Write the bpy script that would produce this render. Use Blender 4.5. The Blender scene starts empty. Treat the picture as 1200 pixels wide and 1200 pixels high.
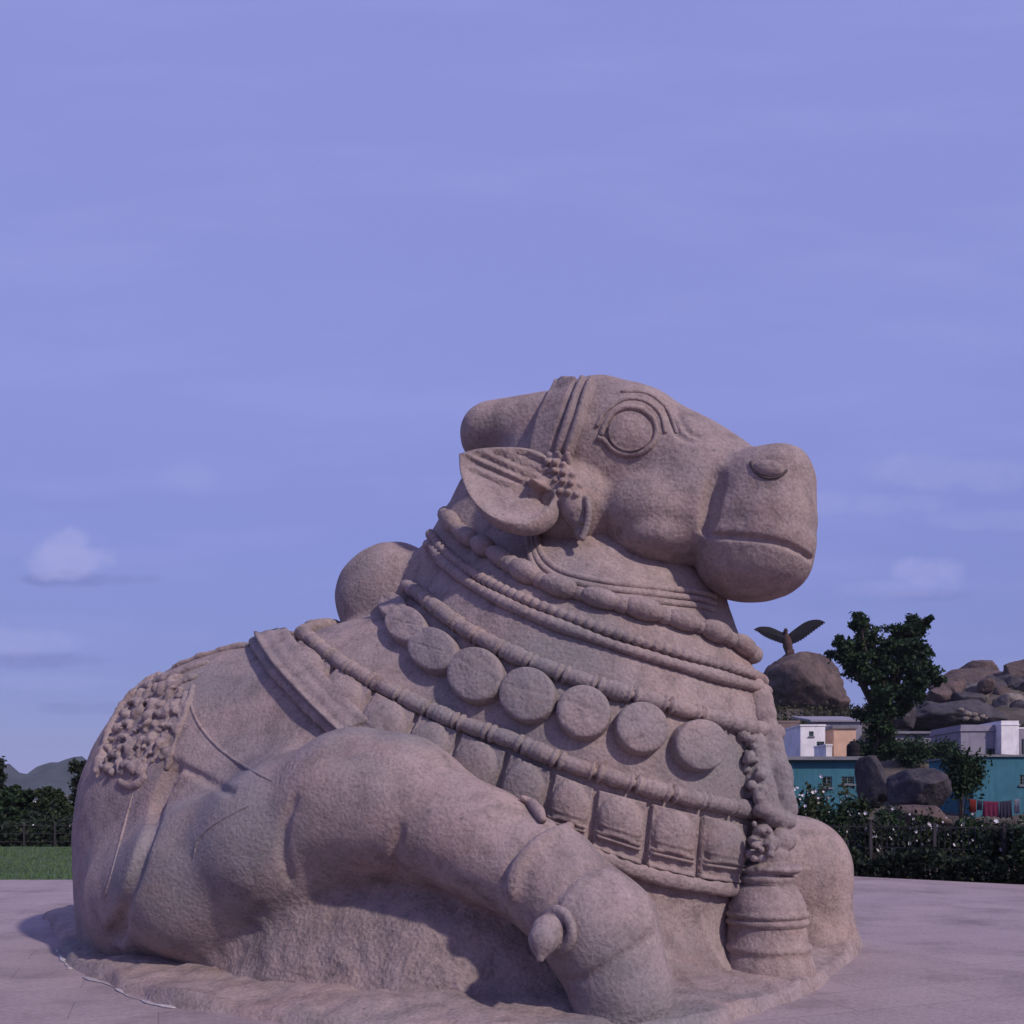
import bpy, bmesh, math, random
import numpy as np
from mathutils import Vector, Matrix
from mathutils.bvhtree import BVHTree

rnd = random.Random(7)
nrs = np.random.RandomState(11)
SC = bpy.context.scene
COL = SC.collection
R = math.radians

# ------------------------------------------------------------------ camera
CAM_H, FOC, CX, HY = 1.5, 1080.0, 600.0, 945.0      # photo is 1200 px square
cam = bpy.data.cameras.new('camera')
cam.sensor_width = 36.0
cam.lens = 36.0 * FOC / 1200.0
cam.shift_y = (HY - 600.0) / 1200.0
cam.clip_start, cam.clip_end = 0.1, 9000.0
cam_o = bpy.data.objects.new('camera', cam)
cam_o.location = (0, 0, CAM_H)
cam_o.rotation_euler = (R(90), 0, 0)
COL.objects.link(cam_o)
SC.camera = cam_o

# ------------------------------------------------------------------ light
SUN_EL = R(38)
SUN_H = Vector((0.68, -0.73)).normalized()            # horizontal direction towards the sun
sun_dir = Vector((SUN_H.x * math.cos(SUN_EL), SUN_H.y * math.cos(SUN_EL), math.sin(SUN_EL)))
sl = bpy.data.lights.new('sun', 'SUN')
sl.energy = 3.1
sl.angle = R(2.0)
sl.color = (1.0, 0.89, 0.81)
so = bpy.data.objects.new('sun', sl)
so.rotation_euler = sun_dir.to_track_quat('Z', 'Y').to_euler()
so.location = (20, -20, 30)
COL.objects.link(so)

world = bpy.data.worlds.new('World')
SC.world = world
world.use_nodes = True
SC.view_settings.view_transform = 'Standard'
SC.view_settings.look = 'None'
SC.view_settings.exposure = 0.0
SC.view_settings.gamma = 1.0
SC.view_settings.use_curve_mapping = False


class NT:
    """tiny helper around a node tree"""
    def __init__(self, tree):
        self.t = tree
        self.t.nodes.clear()

    def n(self, typ, **kw):
        nd = self.t.nodes.new(typ)
        for k, v in kw.items():
            if k.startswith('i_'):
                key = k[2:]
                nd.inputs[int(key) if key.isdigit() else key.replace('_', ' ')].default_value = v
            else:
                setattr(nd, k, v)
        return nd

    def l(self, a, b):
        self.t.links.new(a, b)

    def m(self, op, a, b=None, clamp=False):
        nd = self.t.nodes.new('ShaderNodeMath')
        nd.operation = op
        nd.use_clamp = clamp
        for i, x in enumerate((a, b)):
            if x is None:
                continue
            if isinstance(x, (int, float)):
                nd.inputs[i].default_value = x
            else:
                self.l(x, nd.inputs[i])
        return nd.outputs[0]

    def mix(self, fac, a, b, blend='MIX'):
        nd = self.t.nodes.new('ShaderNodeMix')
        nd.data_type = 'RGBA'
        nd.blend_type = blend
        for sock, x in ((nd.inputs[0], fac), (nd.inputs[6], a), (nd.inputs[7], b)):
            if isinstance(x, (int, float)):
                sock.default_value = x
            elif isinstance(x, tuple):
                sock.default_value = x if len(x) == 4 else (*x, 1)
            else:
                self.l(x, sock)
        return nd.outputs[2]

    def ramp(self, fac, stops):
        nd = self.t.nodes.new('ShaderNodeValToRGB')
        el = nd.color_ramp.elements
        while len(el) < len(stops):
            el.new(0.5)
        for e, (p, c) in zip(el, stops):
            e.position = p
            e.color = c if isinstance(c, tuple) and len(c) == 4 else ((*c, 1) if isinstance(c, tuple) else (c, c, c, 1))
        self.l(fac, nd.inputs[0])
        return nd.outputs[0]


def build_world():
    t = NT(world.node_tree)
    out = t.n('ShaderNodeOutputWorld')
    bg = t.n('ShaderNodeBackground')
    t.l(bg.outputs[0], out.inputs[0])
    sky = t.n('ShaderNodeTexSky')
    sky.sky_type = 'NISHITA'
    sky.sun_disc = False
    sky.sun_elevation = SUN_EL
    sky.sun_rotation = math.atan2(SUN_H.x, SUN_H.y)
    sky.air_density = 1.0
    sky.dust_density = 1.0
    sky.ozone_density = 2.0
    # lavender cast of the photograph's sky, thin high overcast evening out the gradient
    tint = t.mix(1.0, sky.outputs[0], SKY_TINT, 'MULTIPLY')
    co = t.n('ShaderNodeTexCoord')
    sep = t.n('ShaderNodeSeparateXYZ')
    t.l(co.outputs['Generated'], sep.inputs[0])
    veil = t.ramp(sep.outputs[2], SKY_VEIL)
    base = t.mix(SKY_VEIL_MIX, tint, veil)
    # clouds by direction
    yy = t.m('MAXIMUM', sep.outputs[1], 0.05)
    ax = t.m('DIVIDE', sep.outputs[0], yy)
    az = t.m('DIVIDE', sep.outputs[2], yy)
    comb = t.n('ShaderNodeCombineXYZ')
    t.l(ax, comb.inputs[0]); t.l(az, comb.inputs[1])
    n1 = t.n('ShaderNodeTexNoise', i_Scale=17.0, i_Detail=8.0, i_Roughness=0.62)
    t.l(comb.outputs[0], n1.inputs['Vector'])
    nz = t.m('SUBTRACT', n1.outputs[0], 0.5)
    n4 = t.n('ShaderNodeTexNoise', i_Scale=42.0, i_Detail=6.0, i_Roughness=0.6)
    t.l(comb.outputs[0], n4.inputs['Vector'])
    tex = t.m('ADD', 0.35, t.m('MULTIPLY', n4.outputs[0], 1.3))
    total_w = None
    total_d = None
    front = t.m('GREATER_THAN', sep.outputs[1], 0.05)
    for (px, py, sx, sy, amp, white) in CLOUDS:
        x0, z0 = (px - CX) / FOC, (HY - py) / FOC
        dx = t.m('DIVIDE', t.m('SUBTRACT', ax, x0), sx / FOC)
        dz = t.m('DIVIDE', t.m('SUBTRACT', az, z0), sy / FOC)
        rr = t.m('ADD', t.m('MULTIPLY', dx, dx), t.m('MULTIPLY', dz, dz))
        val = t.m('ADD', t.m('SUBTRACT', 1.0, rr), t.m('MULTIPLY', nz, 3.2))
        val = t.m('MULTIPLY', t.m('MULTIPLY', val, 1.3, True), amp)
        val = t.m('MULTIPLY', val, tex)
        if white:
            total_w = val if total_w is None else t.m('MAXIMUM', total_w, val)
        else:
            total_d = val if total_d is None else t.m('MAXIMUM', total_d, val)
    # broad thin streaks
    mp = t.n('ShaderNodeMapping')
    mp.inputs['Scale'].default_value = (1.0, 5.0, 1)
    mp.inputs['Rotation'].default_value = (0, 0, R(-12))
    t.l(comb.outputs[0], mp.inputs[0])
    n2 = t.n('ShaderNodeTexNoise', i_Scale=2.6, i_Detail=4.0, i_Roughness=0.55)
    t.l(mp.outputs[0], n2.inputs['Vector'])
    st = t.m('MULTIPLY', t.m('SUBTRACT', n2.outputs[0], 0.47), 1.6, True)
    st = t.m('MULTIPLY', st, t.m('MULTIPLY', front, 0.75))
    base = t.mix(st, base, STREAK_COL)
    base = t.mix(t.m('MULTIPLY', total_d, front), base, CLOUD_DARK)
    base = t.mix(t.m('MULTIPLY', total_w, front), base, CLOUD_LIGHT)
    t.l(base, bg.inputs[0])
    bg.inputs[1].default_value = SKY_STRENGTH


SKY_STRENGTH = 0.1
SKY_TINT = (1.0, 0.80, 0.86)
SKY_VEIL_MIX = 0.75
SKY_VEIL = [(0.0, (1.9, 2.5, 6.0)), (0.12, (2.0, 2.5, 6.4)), (0.27, (2.5, 2.95, 7.5)), (0.40, (3.0, 3.4, 8.1)), (0.62, (3.2, 3.5, 8.3)), (1.0, (3.0, 3.3, 8.0))]
STREAK_COL = (3.4, 3.7, 7.9, 1)
CLOUD_DARK = (1.75, 1.95, 4.7, 1)
CLOUD_LIGHT = (3.9, 4.0, 7.4, 1)
CLOUDS = [  # px, py, half width, half height, opacity, white?
    (85, 655, 62, 26, 0.60, True), (88, 634, 30, 18, 0.55, True), (1088, 672, 46, 24, 0.42, True), (1050, 690, 80, 14, 0.26, True),
    (1120, 555, 130, 24, 0.26, True), (1010, 590, 120, 16, 0.22, True), (1150, 610, 90, 14, 0.18, True), (30, 752, 75, 20, 0.34, True), (215, 560, 40, 20, 0.16, True), (60, 800, 110, 10, 0.16, True),
    (98, 679, 85, 10, 0.42, False), (40, 774, 95, 12, 0.42, False), (110, 830, 90, 8, 0.25, False), (1085, 698, 60, 9, 0.22, False), (95, 592, 60, 6, 0.08, False)]
build_world()

# ------------------------------------------------------------------ generic object helpers
def link(o, parent=None):
    COL.objects.link(o)
    if parent is not None:
        o.parent = parent
    return o


def tag(o, label=None, cat=None, group=None, kind=None):
    if label: o['label'] = label
    if cat: o['category'] = cat
    if group: o['group'] = group
    if kind: o['kind'] = kind
    return o


def empty(name, loc=(0, 0, 0), rz=0.0):
    o = bpy.data.objects.new(name, None)
    o.location = loc
    o.rotation_euler = (0, 0, rz)
    o.empty_display_size = 0.3
    return link(o)


def mesh_obj(name, verts, faces, mat, parent=None, smooth=True):
    me = bpy.data.meshes.new(name)
    if isinstance(verts, np.ndarray) and isinstance(faces, np.ndarray):
        k = faces.shape[1]
        me.vertices.add(len(verts))
        me.vertices.foreach_set('co', verts.astype(np.float32).ravel())
        me.loops.add(faces.size)
        me.loops.foreach_set('vertex_index', faces.astype(np.int32).ravel())
        me.polygons.add(len(faces))
        me.polygons.foreach_set('loop_start', np.arange(0, faces.size, k, dtype=np.int32))
        me.update(calc_edges=True)
        me.validate()
    else:
        me.from_pydata([tuple(v) for v in verts], [], [tuple(f) for f in faces])
        me.update()
    if smooth:
        me.polygons.foreach_set('use_smooth', [True] * len(me.polygons))
    if mat: me.materials.append(mat)
    return link(bpy.data.objects.new(name, me), parent)


class MB:
    """collects simple shapes, builds ONE mesh"""
    def __init__(self):
        self.v, self.f = [], []

    def box(self, x0, x1, y0, y1, z0, z1, M=None):
        b = len(self.v)
        pts = [(x, y, z) for x in (x0, x1) for y in (y0, y1) for z in (z0, z1)]
        if M is not None:
            pts = [M @ Vector(p) for p in pts]
        self.v += pts
        for q in ((0, 1, 3, 2), (4, 6, 7, 5), (0, 4, 5, 1), (2, 3, 7, 6), (0, 2, 6, 4), (1, 5, 7, 3)):
            self.f.append([b + i for i in q])
        return self

    def tube(self, pts, rad, seg=8, cap=True):
        P = [Vector(p) for p in pts]
        n = len(P)
        if not hasattr(rad, '__len__'):
            rad = [rad] * n
        b = len(self.v)
        t0 = (P[1] - P[0]).normalized()
        ref = Vector((0, 0, 1)) if abs(t0.z) < 0.9 else Vector((1, 0, 0))
        x = t0.cross(ref).normalized()
        for i in range(n):
            t = (P[min(i + 1, n - 1)] - P[max(i - 1, 0)]).normalized()
            x = (x - t * x.dot(t)).normalized()
            y = t.cross(x)
            for k in range(seg):
                a = 2 * math.pi * k / seg
                self.v.append(P[i] + (x * math.cos(a) + y * math.sin(a)) * rad[i])
        for i in range(n - 1):
            for k in range(seg):
                k2 = (k + 1) % seg
                self.f.append([b + i * seg + k, b + i * seg + k2, b + (i + 1) * seg + k2, b + (i + 1) * seg + k])
        if cap:
            self.f.append([b + k for k in range(seg)][::-1])
            self.f.append([b + (n - 1) * seg + k for k in range(seg)])
        return self

    def build(self, name, mat, parent=None, smooth=False):
        return mesh_obj(name, self.v, self.f, mat, parent, smooth)


def vnoise(x, y, z, seed=0):
    """cheap value noise, arrays broadcast"""
    rs = np.random.RandomState(seed)
    T = rs.rand(32, 32, 32).astype(np.float32)
    xi, yi, zi = np.floor(x).astype(int), np.floor(y).astype(int), np.floor(z).astype(int)
    fx, fy, fz = x - xi, y - yi, z - zi
    fx, fy, fz = fx * fx * (3 - 2 * fx), fy * fy * (3 - 2 * fy), fz * fz * (3 - 2 * fz)
    g = lambda a, b, c: T[(xi + a) % 32, (yi + b) % 32, (zi + c) % 32]
    c00 = g(0, 0, 0) * (1 - fx) + g(1, 0, 0) * fx
    c10 = g(0, 1, 0) * (1 - fx) + g(1, 1, 0) * fx
    c01 = g(0, 0, 1) * (1 - fx) + g(1, 0, 1) * fx
    c11 = g(0, 1, 1) * (1 - fx) + g(1, 1, 1) * fx
    return ((c00 * (1 - fy) + c10 * fy) * (1 - fz) + (c01 * (1 - fy) + c11 * fy) * fz) * 2 - 1


def fbm(x, y, z, octv=4, seed=0):
    r, a, s = 0, 1.0, 1.0
    for i in range(octv):
        r = r + a * vnoise(x * s + 3.1 * i, y * s + 1.7 * i, z * s + 5.3 * i, seed + i)
        a *= 0.5
        s *= 2.03
    return r


# ------------------------------------------------------------------ materials
def new_mat(name):
    m = bpy.data.materials.new(name)
    m.use_nodes = True
    t = NT(m.node_tree)
    out = t.n('ShaderNodeOutputMaterial')
    p = t.n('ShaderNodeBsdfPrincipled')
    t.l(p.outputs[0], out.inputs[0])
    p.inputs['Roughness'].default_value = 0.9
    p.inputs['Specular IOR Level'].default_value = 0.15
    return m, t, p


def plain(name, col, rough=0.85, var=0.25, scale=3.0, bump=0.0, metal=0.0):
    m, t, p = new_mat(name)
    co = t.n('ShaderNodeTexCoord')
    n = t.n('ShaderNodeTexNoise', i_Scale=scale, i_Detail=6.0, i_Roughness=0.65)
    t.l(co.outputs['Object'], n.inputs['Vector'])
    lo = tuple(c * (1 - var) for c in col)
    hi = tuple(min(1, c * (1 + var)) for c in col)
    c = t.ramp(n.outputs[0], [(0.3, lo), (0.7, hi)])
    t.l(c, p.inputs['Base Color'])
    p.inputs['Roughness'].default_value = rough
    p.inputs['Metallic'].default_value = metal
    if bump:
        b = t.n('ShaderNodeBump', i_Strength=bump, i_Distance=0.05)
        t.l(n.outputs[0], b.inputs['Height'])
        t.l(b.outputs[0], p.inputs['Normal'])
    return m


def stone_mat(name, pit=1.0, warm=0.0):
    m, t, p = new_mat(name)
    co = t.n('ShaderNodeTexCoord')
    O = co.outputs['Object']
    big = t.n('ShaderNodeTexNoise', i_Scale=0.9, i_Detail=5.0, i_Roughness=0.6)
    mid = t.n('ShaderNodeTexNoise', i_Scale=5.0, i_Detail=6.0, i_Roughness=0.7)
    fine = t.n('ShaderNodeTexNoise', i_Scale=38.0, i_Detail=4.0, i_Roughness=0.75)
    for n in (big, mid, fine):
        t.l(O, n.inputs['Vector'])
    c = t.ramp(big.outputs[0], [(0.30, (0.245, 0.190, 0.190)), (0.48, STONE), (0.70, (STONE[0] * 1.12, STONE[1] * 1.04, STONE[2] * 0.98))])
    # grey weathered patches, pinkish mineral patches
    c2 = t.ramp(mid.outputs[0], [(0.34, 0.70), (0.5, 1.0), (0.72, 1.16)])
    c = t.mix(1.0, c, c2, 'MULTIPLY')
    gp = t.n('ShaderNodeTexNoise', i_Scale=0.55, i_Detail=3.0, i_Roughness=0.5)
    mp = t.n('ShaderNodeMapping'); mp.inputs['Location'].default_value = (4.2, 1.3, 7.7)
    t.l(O, mp.inputs[0]); t.l(mp.outputs[0], gp.inputs['Vector'])
    g = t.m('MULTIPLY', t.m('SUBTRACT', gp.outputs[0], 0.505), 7.0, True)
    c = t.mix(t.m('MULTIPLY', g, 0.75), c, (0.205, 0.192, 0.205))
    # rain streaks: stretched along z
    sm = t.n('ShaderNodeMapping'); sm.inputs['Scale'].default_value = (3.2, 3.2, 0.35)
    sn = t.n('ShaderNodeTexNoise', i_Scale=1.0, i_Detail=5.0, i_Roughness=0.6)
    t.l(O, sm.inputs[0]); t.l(sm.outputs[0], sn.inputs['Vector'])
    s = t.m('MULTIPLY', t.m('SUBTRACT', sn.outputs[0], 0.52), 3.0, True)
    c = t.mix(t.m('MULTIPLY', s, 0.68), c, (0.145, 0.118, 0.122))
    # rusty mineral bands and fine dark veins
    rp = t.n('ShaderNodeTexNoise', i_Scale=1.3, i_Detail=6.0, i_Roughness=0.65)
    mr = t.n('ShaderNodeMapping'); mr.inputs['Location'].default_value = (9.1, 5.5, 2.2); mr.inputs['Rotation'].default_value = (0.3, 0.5, 0.2); mr.inputs['Scale'].default_value = (0.7, 0.7, 1.6)
    t.l(O, mr.inputs[0]); t.l(mr.outputs[0], rp.inputs['Vector'])
    c = t.mix(t.m('MULTIPLY', t.m('MULTIPLY', t.m('SUBTRACT', rp.outputs[0], 0.55), 4.5, True), 0.5), c, (0.285, 0.172, 0.140))
    ve = t.m('ABSOLUTE', t.m('SUBTRACT', rp.outputs[0], 0.47))
    ve = t.m('MULTIPLY', t.m('SUBTRACT', 0.006, ve), 140.0, True)
    c = t.mix(t.m('MULTIPLY', ve, 0.35), c, (0.14, 0.11, 0.11))
    sp = t.n('ShaderNodeTexNoise', i_Scale=11.0, i_Detail=5.0, i_Roughness=0.7)
    sm2 = t.n('ShaderNodeMapping'); sm2.inputs['Location'].default_value = (1.7, 8.2, 3.9)
    t.l(O, sm2.inputs[0]); t.l(sm2.outputs[0], sp.inputs['Vector'])
    c = t.mix(t.m('MULTIPLY', t.m('MULTIPLY', t.m('SUBTRACT', sp.outputs[0], 0.60), 9.0, True), 0.6), c, (0.12, 0.105, 0.11))      # dark lichen
    c = t.mix(t.m('MULTIPLY', t.m('MULTIPLY', t.m('SUBTRACT', 0.36, sp.outputs[0]), 9.0, True), 0.45), c, (0.42, 0.37, 0.36))     # worn pale specks
    f2 = t.ramp(fine.outputs[0], [(0.30, 0.62), (0.52, 1.0), (0.75, 1.22)])
    c = t.mix(0.75, c, f2, 'MULTIPLY')
    t.l(c, p.inputs['Base Color'])
    p.inputs['Roughness'].default_value = 0.88
    vo = t.n('ShaderNodeTexVoronoi', i_Scale=26.0)
    t.l(O, vo.inputs['Vector'])
    hgt = t.m('ADD', t.m('MULTIPLY', fine.outputs[0], 0.9), t.m('ADD', t.m('MULTIPLY', mid.outputs[0], 0.22), t.m('MULTIPLY', vo.outputs[0], 0.5)))
    b = t.n('ShaderNodeBump', i_Strength=0.42 * pit, i_Distance=0.035)
    t.l(hgt, b.inputs['Height'])
    t.l(b.outputs[0], p.inputs['Normal'])
    return m


STONE = (0.312, 0.244, 0.238)
M_STONE = stone_mat('granite', 1.0)
M_ROUGH = stone_mat('rough_granite', 1.9)

# ------------------------------------------------------------------ statue frame
TH = R(21)
A = Vector((math.cos(TH), -math.sin(TH), 0))          # towards the bull's head
B = Vector((math.sin(TH), math.cos(TH), 0))           # away from the camera
ORG = Vector((2.3, 8.3, 0))
statue = empty('bull_statue', ORG, -TH)
tag(statue, 'huge carved granite reclining bull with bead necklaces, medallions and a bell on its chest', 'statue')
CAM_L = Vector(((Vector((0, 0, CAM_H)) - ORG).dot(A), (Vector((0, 0, CAM_H)) - ORG).dot(B), CAM_H))


def ray_l(px, py):
    d = Vector(((px - CX) / FOC, 1.0, (HY - py) / FOC))
    return Vector((d.dot(A), d.dot(B), d.z))


def loc(px, py, v):
    """statue-frame point that is seen at (px, py) of the photo and lies at lateral offset v"""
    d = ray_l(px, py)
    s = (v - CAM_L.y) / d.y
    return CAM_L + d * s, s / FOC                        # point, metres per pixel there


# ------------------------------------------------------------------ signed distance sculpting
class Field:
    def __init__(self, lo, hi, h):
        self.lo, self.h = np.array(lo, float), h
        self.n = np.ceil((np.array(hi) - self.lo) / h).astype(int) + 1
        self.d = np.full(self.n, 9.0, np.float32)
        self.ax = [(self.lo[i] + h * np.arange(self.n[i])).astype(np.float32) for i in range(3)]

    def win(self, lo, hi):
        s = []
        for i in range(3):
            a = max(0, int((lo[i] - self.lo[i]) / self.h))
            b = min(self.n[i], int((hi[i] - self.lo[i]) / self.h) + 2)
            if b <= a:
                return None
            s.append(slice(a, b))
        g = np.meshgrid(self.ax[0][s[0]], self.ax[1][s[1]], self.ax[2][s[2]], indexing='ij', sparse=True)
        return tuple(s), g

    def put(self, s, g, k, op):
        d = self.d[s]
        if op == 'add':
            if k > 0:
                h = np.maximum(k - np.abs(d - g), 0) / k
                self.d[s] = np.minimum(d, g) - h * h * k * 0.25
            else:
                self.d[s] = np.minimum(d, g)
        else:
            g = -g
            if k > 0:
                h = np.maximum(k - np.abs(d - g), 0) / k
                self.d[s] = np.maximum(d, g) + h * h * k * 0.25
            else:
                self.d[s] = np.maximum(d, g)

    def ell(self, c, r, k=0.2, pitch=0.0, op='add', power=2.0):
        """ellipsoid; pitch turns it in the u-z plane; power > 2 squares it off"""
        R_ = max(r) + k + 0.15
        w = self.win([c[i] - R_ for i in range(3)], [c[i] + R_ for i in range(3)])
        if w is None: return
        s, (x, y, z) = w
        x, y, z = x - c[0], y - c[1], z - c[2]
        if pitch:
            cp, sp = math.cos(pitch), math.sin(pitch)
            x, z = x * cp + z * sp, -x * sp + z * cp
        if power == 2.0:
            k0 = np.sqrt((x / r[0]) ** 2 + (y / r[1]) ** 2 + (z / r[2]) ** 2) + 1e-6
            k1 = np.sqrt((x / r[0] ** 2) ** 2 + (y / r[1] ** 2) ** 2 + (z / r[2] ** 2) ** 2) + 1e-6
            g = k0 * (k0 - 1) / k1
        else:
            k0 = (np.abs(x / r[0]) ** power + np.abs(y / r[1]) ** power + np.abs(z / r[2]) ** power) ** (1 / power)
            g = (k0 - 1) * min(r)
        self.put(s, g.astype(np.float32), k, op)

    def cap(self, a, b, ra, rb, k=0.2, vs=1.0, op='add'):
        """tapered capsule; vs widens it sideways"""
        R_ = max(ra, rb) * max(1, vs) + k + 0.15
        lo = [min(a[i], b[i]) - R_ for i in range(3)]
        hi = [max(a[i], b[i]) + R_ for i in range(3)]
        w = self.win(lo, hi)
        if w is None: return
        s, (x, y, z) = w
        ba = [b[0] - a[0], (b[1] - a[1]) / vs, b[2] - a[2]]
        x, y, z = x - a[0], (y - a[1]) / vs, z - a[2]
        L = ba[0] ** 2 + ba[1] ** 2 + ba[2] ** 2 + 1e-9
        t = np.clip((x * ba[0] + y * ba[1] + z * ba[2]) / L, 0, 1)
        g = np.sqrt((x - t * ba[0]) ** 2 + (y - t * ba[1]) ** 2 + (z - t * ba[2]) ** 2) - (ra + (rb - ra) * t)
        self.put(s, g.astype(np.float32), k, op)

    def chain(self, pts, k=0.2, vs=1.0, op='add'):
        """pts: (point, radius)"""
        for (a, ra), (b, rb) in zip(pts[:-1], pts[1:]):
            self.cap(a, b, ra, rb, k, vs, op)

    def pchain(self, pts, k=0.2, vs=1.0, op='add'):
        """pts: (px, py, v, radius in photo pixels)"""
        q = []
        for (px, py, v, rp) in pts:
            P, m = loc(px, py, v)
            q.append((P, rp * m))
        self.chain(q, k, vs, op)

    def mesh(self):
        """naive surface nets"""
        d = self.d
        ins = d < 0
        nx, ny, nz = d.shape
        cnt = np.zeros((nx - 1, ny - 1, nz - 1), np.uint8)
        for i in (0, 1):
            for j in (0, 1):
                for k in (0, 1):
                    cnt += ins[i:nx - 1 + i, j:ny - 1 + j, k:nz - 1 + k]
        act = (cnt > 0) & (cnt < 8)
        I, J, K = np.nonzero(act)
        idm = np.full(act.shape, -1, np.int32)
        idm[I, J, K] = np.arange(len(I))
        acc = np.zeros((len(I), 3)); num = np.zeros(len(I))
        corners = [(i, j, k) for i in (0, 1) for j in (0, 1) for k in (0, 1)]
        val = {c: d[I + c[0], J + c[1], K + c[2]] for c in corners}
        for a in corners:
            for ax in range(3):
                if a[ax] == 0:
                    b = tuple(1 if q == ax else a[q] for q in range(3))
                    va, vb = val[a], val[b]
                    cr = (va < 0) != (vb < 0)
                    tt = np.where(cr, va / np.where(cr, va - vb, 1), 0)
                    p = np.tile(np.array(a, float), (len(I), 1))
                    p[:, ax] += tt
                    acc += p * cr[:, None]
                    num += cr
        V = (np.stack([I, J, K], 1) + acc / num[:, None]) * self.h + self.lo
        F = []
        for ax in range(3):
            sa = [slice(None)] * 3; sb = [slice(None)] * 3
            sa[ax] = slice(0, -1); sb[ax] = slice(1, None)
            ia, ib = ins[tuple(sa)], ins[tuple(sb)]
            e = ia != ib
            o1, o2 = [q for q in range(3) if q != ax]
            lim = [slice(None)] * 3
            E = np.argwhere(e)
            ok = (E[:, o1] > 0) & (E[:, o2] > 0) & (E[:, o1] < d.shape[o1] - 1) & (E[:, o2] < d.shape[o2] - 1)
            E = E[ok]
            q = []
            for (s1, s2) in ((1, 1), (0, 1), (0, 0), (1, 0)):
                c = E.copy()
                c[:, o1] -= s1; c[:, o2] -= s2
                q.append(idm[c[:, 0], c[:, 1], c[:, 2]])
            Q = np.stack(q, 1)
            flip = ia[E[:, 0], E[:, 1], E[:, 2]]
            if ax == 1:
                flip = ~flip
            Q[~flip] = Q[~flip][:, ::-1]
            F.append(Q)
        F = np.concatenate(F)
        F = F[(F >= 0).all(1)]
        return V, F


def bvh_of(V, F):
    return BVHTree.FromPolygons([tuple(v) for v in V], [tuple(f) for f in F.tolist()])


def catmull(pts, n):
    P = [np.array(p, float) for p in pts]
    P = [2 * P[0] - P[1]] + P + [2 * P[-1] - P[-2]]
    out = []
    for i in range(1, len(P) - 2):
        p0, p1, p2, p3 = P[i - 1:i + 3]
        for k in range(n):
            t = k / n
            out.append(0.5 * (2 * p1 + (p2 - p0) * t + (2 * p0 - 5 * p1 + 4 * p2 - p3) * t * t + (3 * p1 - p0 - 3 * p2 + p3) * t ** 3))
    out.append(P[-2])
    return out


# ------------------------------------------------------------------ bull: torso, chest, neck
def P3(u, v, z):
    return Vector((u, v, z))


body = Field((-8.9, -3.5, -0.12), (1.1, 2.7, 4.75), 0.026)
# trunk
body.ell((-4.7, 0.0, 1.15), (2.75, 1.85, 2.15), 0.3)
body.ell((-5.68, 0.0, 1.30), (1.7, 1.5, 1.8), 0.5)
body.ell((-3.3, 0.0, 1.5), (2.2, 1.75, 2.0), 0.5)
body.chain([(P3(-5.55, 0, 0.0), 1.65), (P3(-3.0, 0, 0.0), 1.7)], 0.4, 1.0)
# rump skirt going straight down to the ground
body.ell((-5.78, 0.0, 0.25), (1.5, 1.5, 2.1), 0.4)
# hump behind the neck
P, m_ = loc(452, 702, 0.15)
body.ell(P + Vector((0.06, 0, 0)), (0.58, 0.46, 0.56), 0.08, pitch=0.3, power=2.3)
# chest and neck
body.chain([(P3(-1.95, 0, 0.5), 1.62), (P3(-1.84, 0, 1.9), 1.78), (P3(-1.95, 0, 2.6), 1.60)], 0.35, 0.86)
body.chain([(P3(-1.90, 0, 2.3), 1.80), (P3(-2.0, 0, 3.1), 1.50), (P3(-2.2, 0, 3.8), 1.10), (P3(-2.15, 0, 4.5), 0.84)], 0.4, 0.50)
body.chain([(P3(-1.8, 0, 0.0), 1.5), (P3(-1.7, 0, 1.3), 1.58)], 0.35, 0.95)
# uncut rock under the belly, sloping outwards
body.chain([(P3(-4.2, -1.15, -0.3), 0.9), (P3(-3.3, -1.45, 0.10), 0.90), (P3(-2.3, -1.50, 0.10), 0.88), (P3(-1.5, -1.35, -0.2), 0.85), (P3(-0.55, -0.7, -0.55), 0.75)], 0.5)
body.chain([(P3(-3.9, -1.75, -0.72), 0.9), (P3(-2.4, -2.0, -0.70), 0.95)], 0.5)
body.chain([(P3(-6.6, 1.0, -0.3), 0.9), (P3(-1.0, 1.4, -0.3), 0.9)], 0.5)
# far foreleg: folded, only its knee shows beyond the chest
body.pchain([(880, 1015, 1.15, 58), (932, 1020, 1.55, 60), (938, 1085, 1.6, 60)], 0.15)
body.pchain([(985, 1108, 1.5, 18), (950, 1112, 1.2, 26)], 0.2)
# far hind leg (mirror of the near one, simpler)
body.chain([(P3(-5.6, 1.3, 0.9), 0.85), (P3(-3.2, 2.0, 1.2), 0.75), (P3(-0.9, 2.1, 0.4), 0.45)], 0.2)
torsoV, torsoF = body.mesh()
TORSO = bvh_of(torsoV, torsoF)

# near hind leg: thigh, raised knee, shank running forward to the hoof
hip = [(186, 1050, -1.35, 84), (250, 1032, -1.78, 92), (328, 988, -1.98, 84), (420, 942, -2.02, 83), (470, 945, -2.08, 80)]
shank = [(470, 945, -2.08, 80), (562, 986, -2.2, 63), (646, 1032, -2.28, 63)]
foot = [(646, 1032, -2.28, 63), (702, 1090, -2.34, 69), (724, 1145, -2.34, 62)]
LEGQ = [(loc(x_, y_, v_)[0], r_ * loc(x_, y_, v_)[1]) for x_, y_, v_, r_ in hip + shank[1:] + foot[1:]]   # the leg stays dressed smooth
body.pchain(hip, 0.22)
body.pchain(shank, 0.12)
body.pchain(foot, 0.06)
P, m_ = loc(730, 1185, -2.34)
body.ell((P.x, P.y, 0.10), (0.35, 0.34, 0.46), 0.06, power=2.4)
# web of stone joining thigh to flank
body.pchain([(250, 960, -1.2, 70), (360, 925, -1.6, 50)], 0.3)
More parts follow.
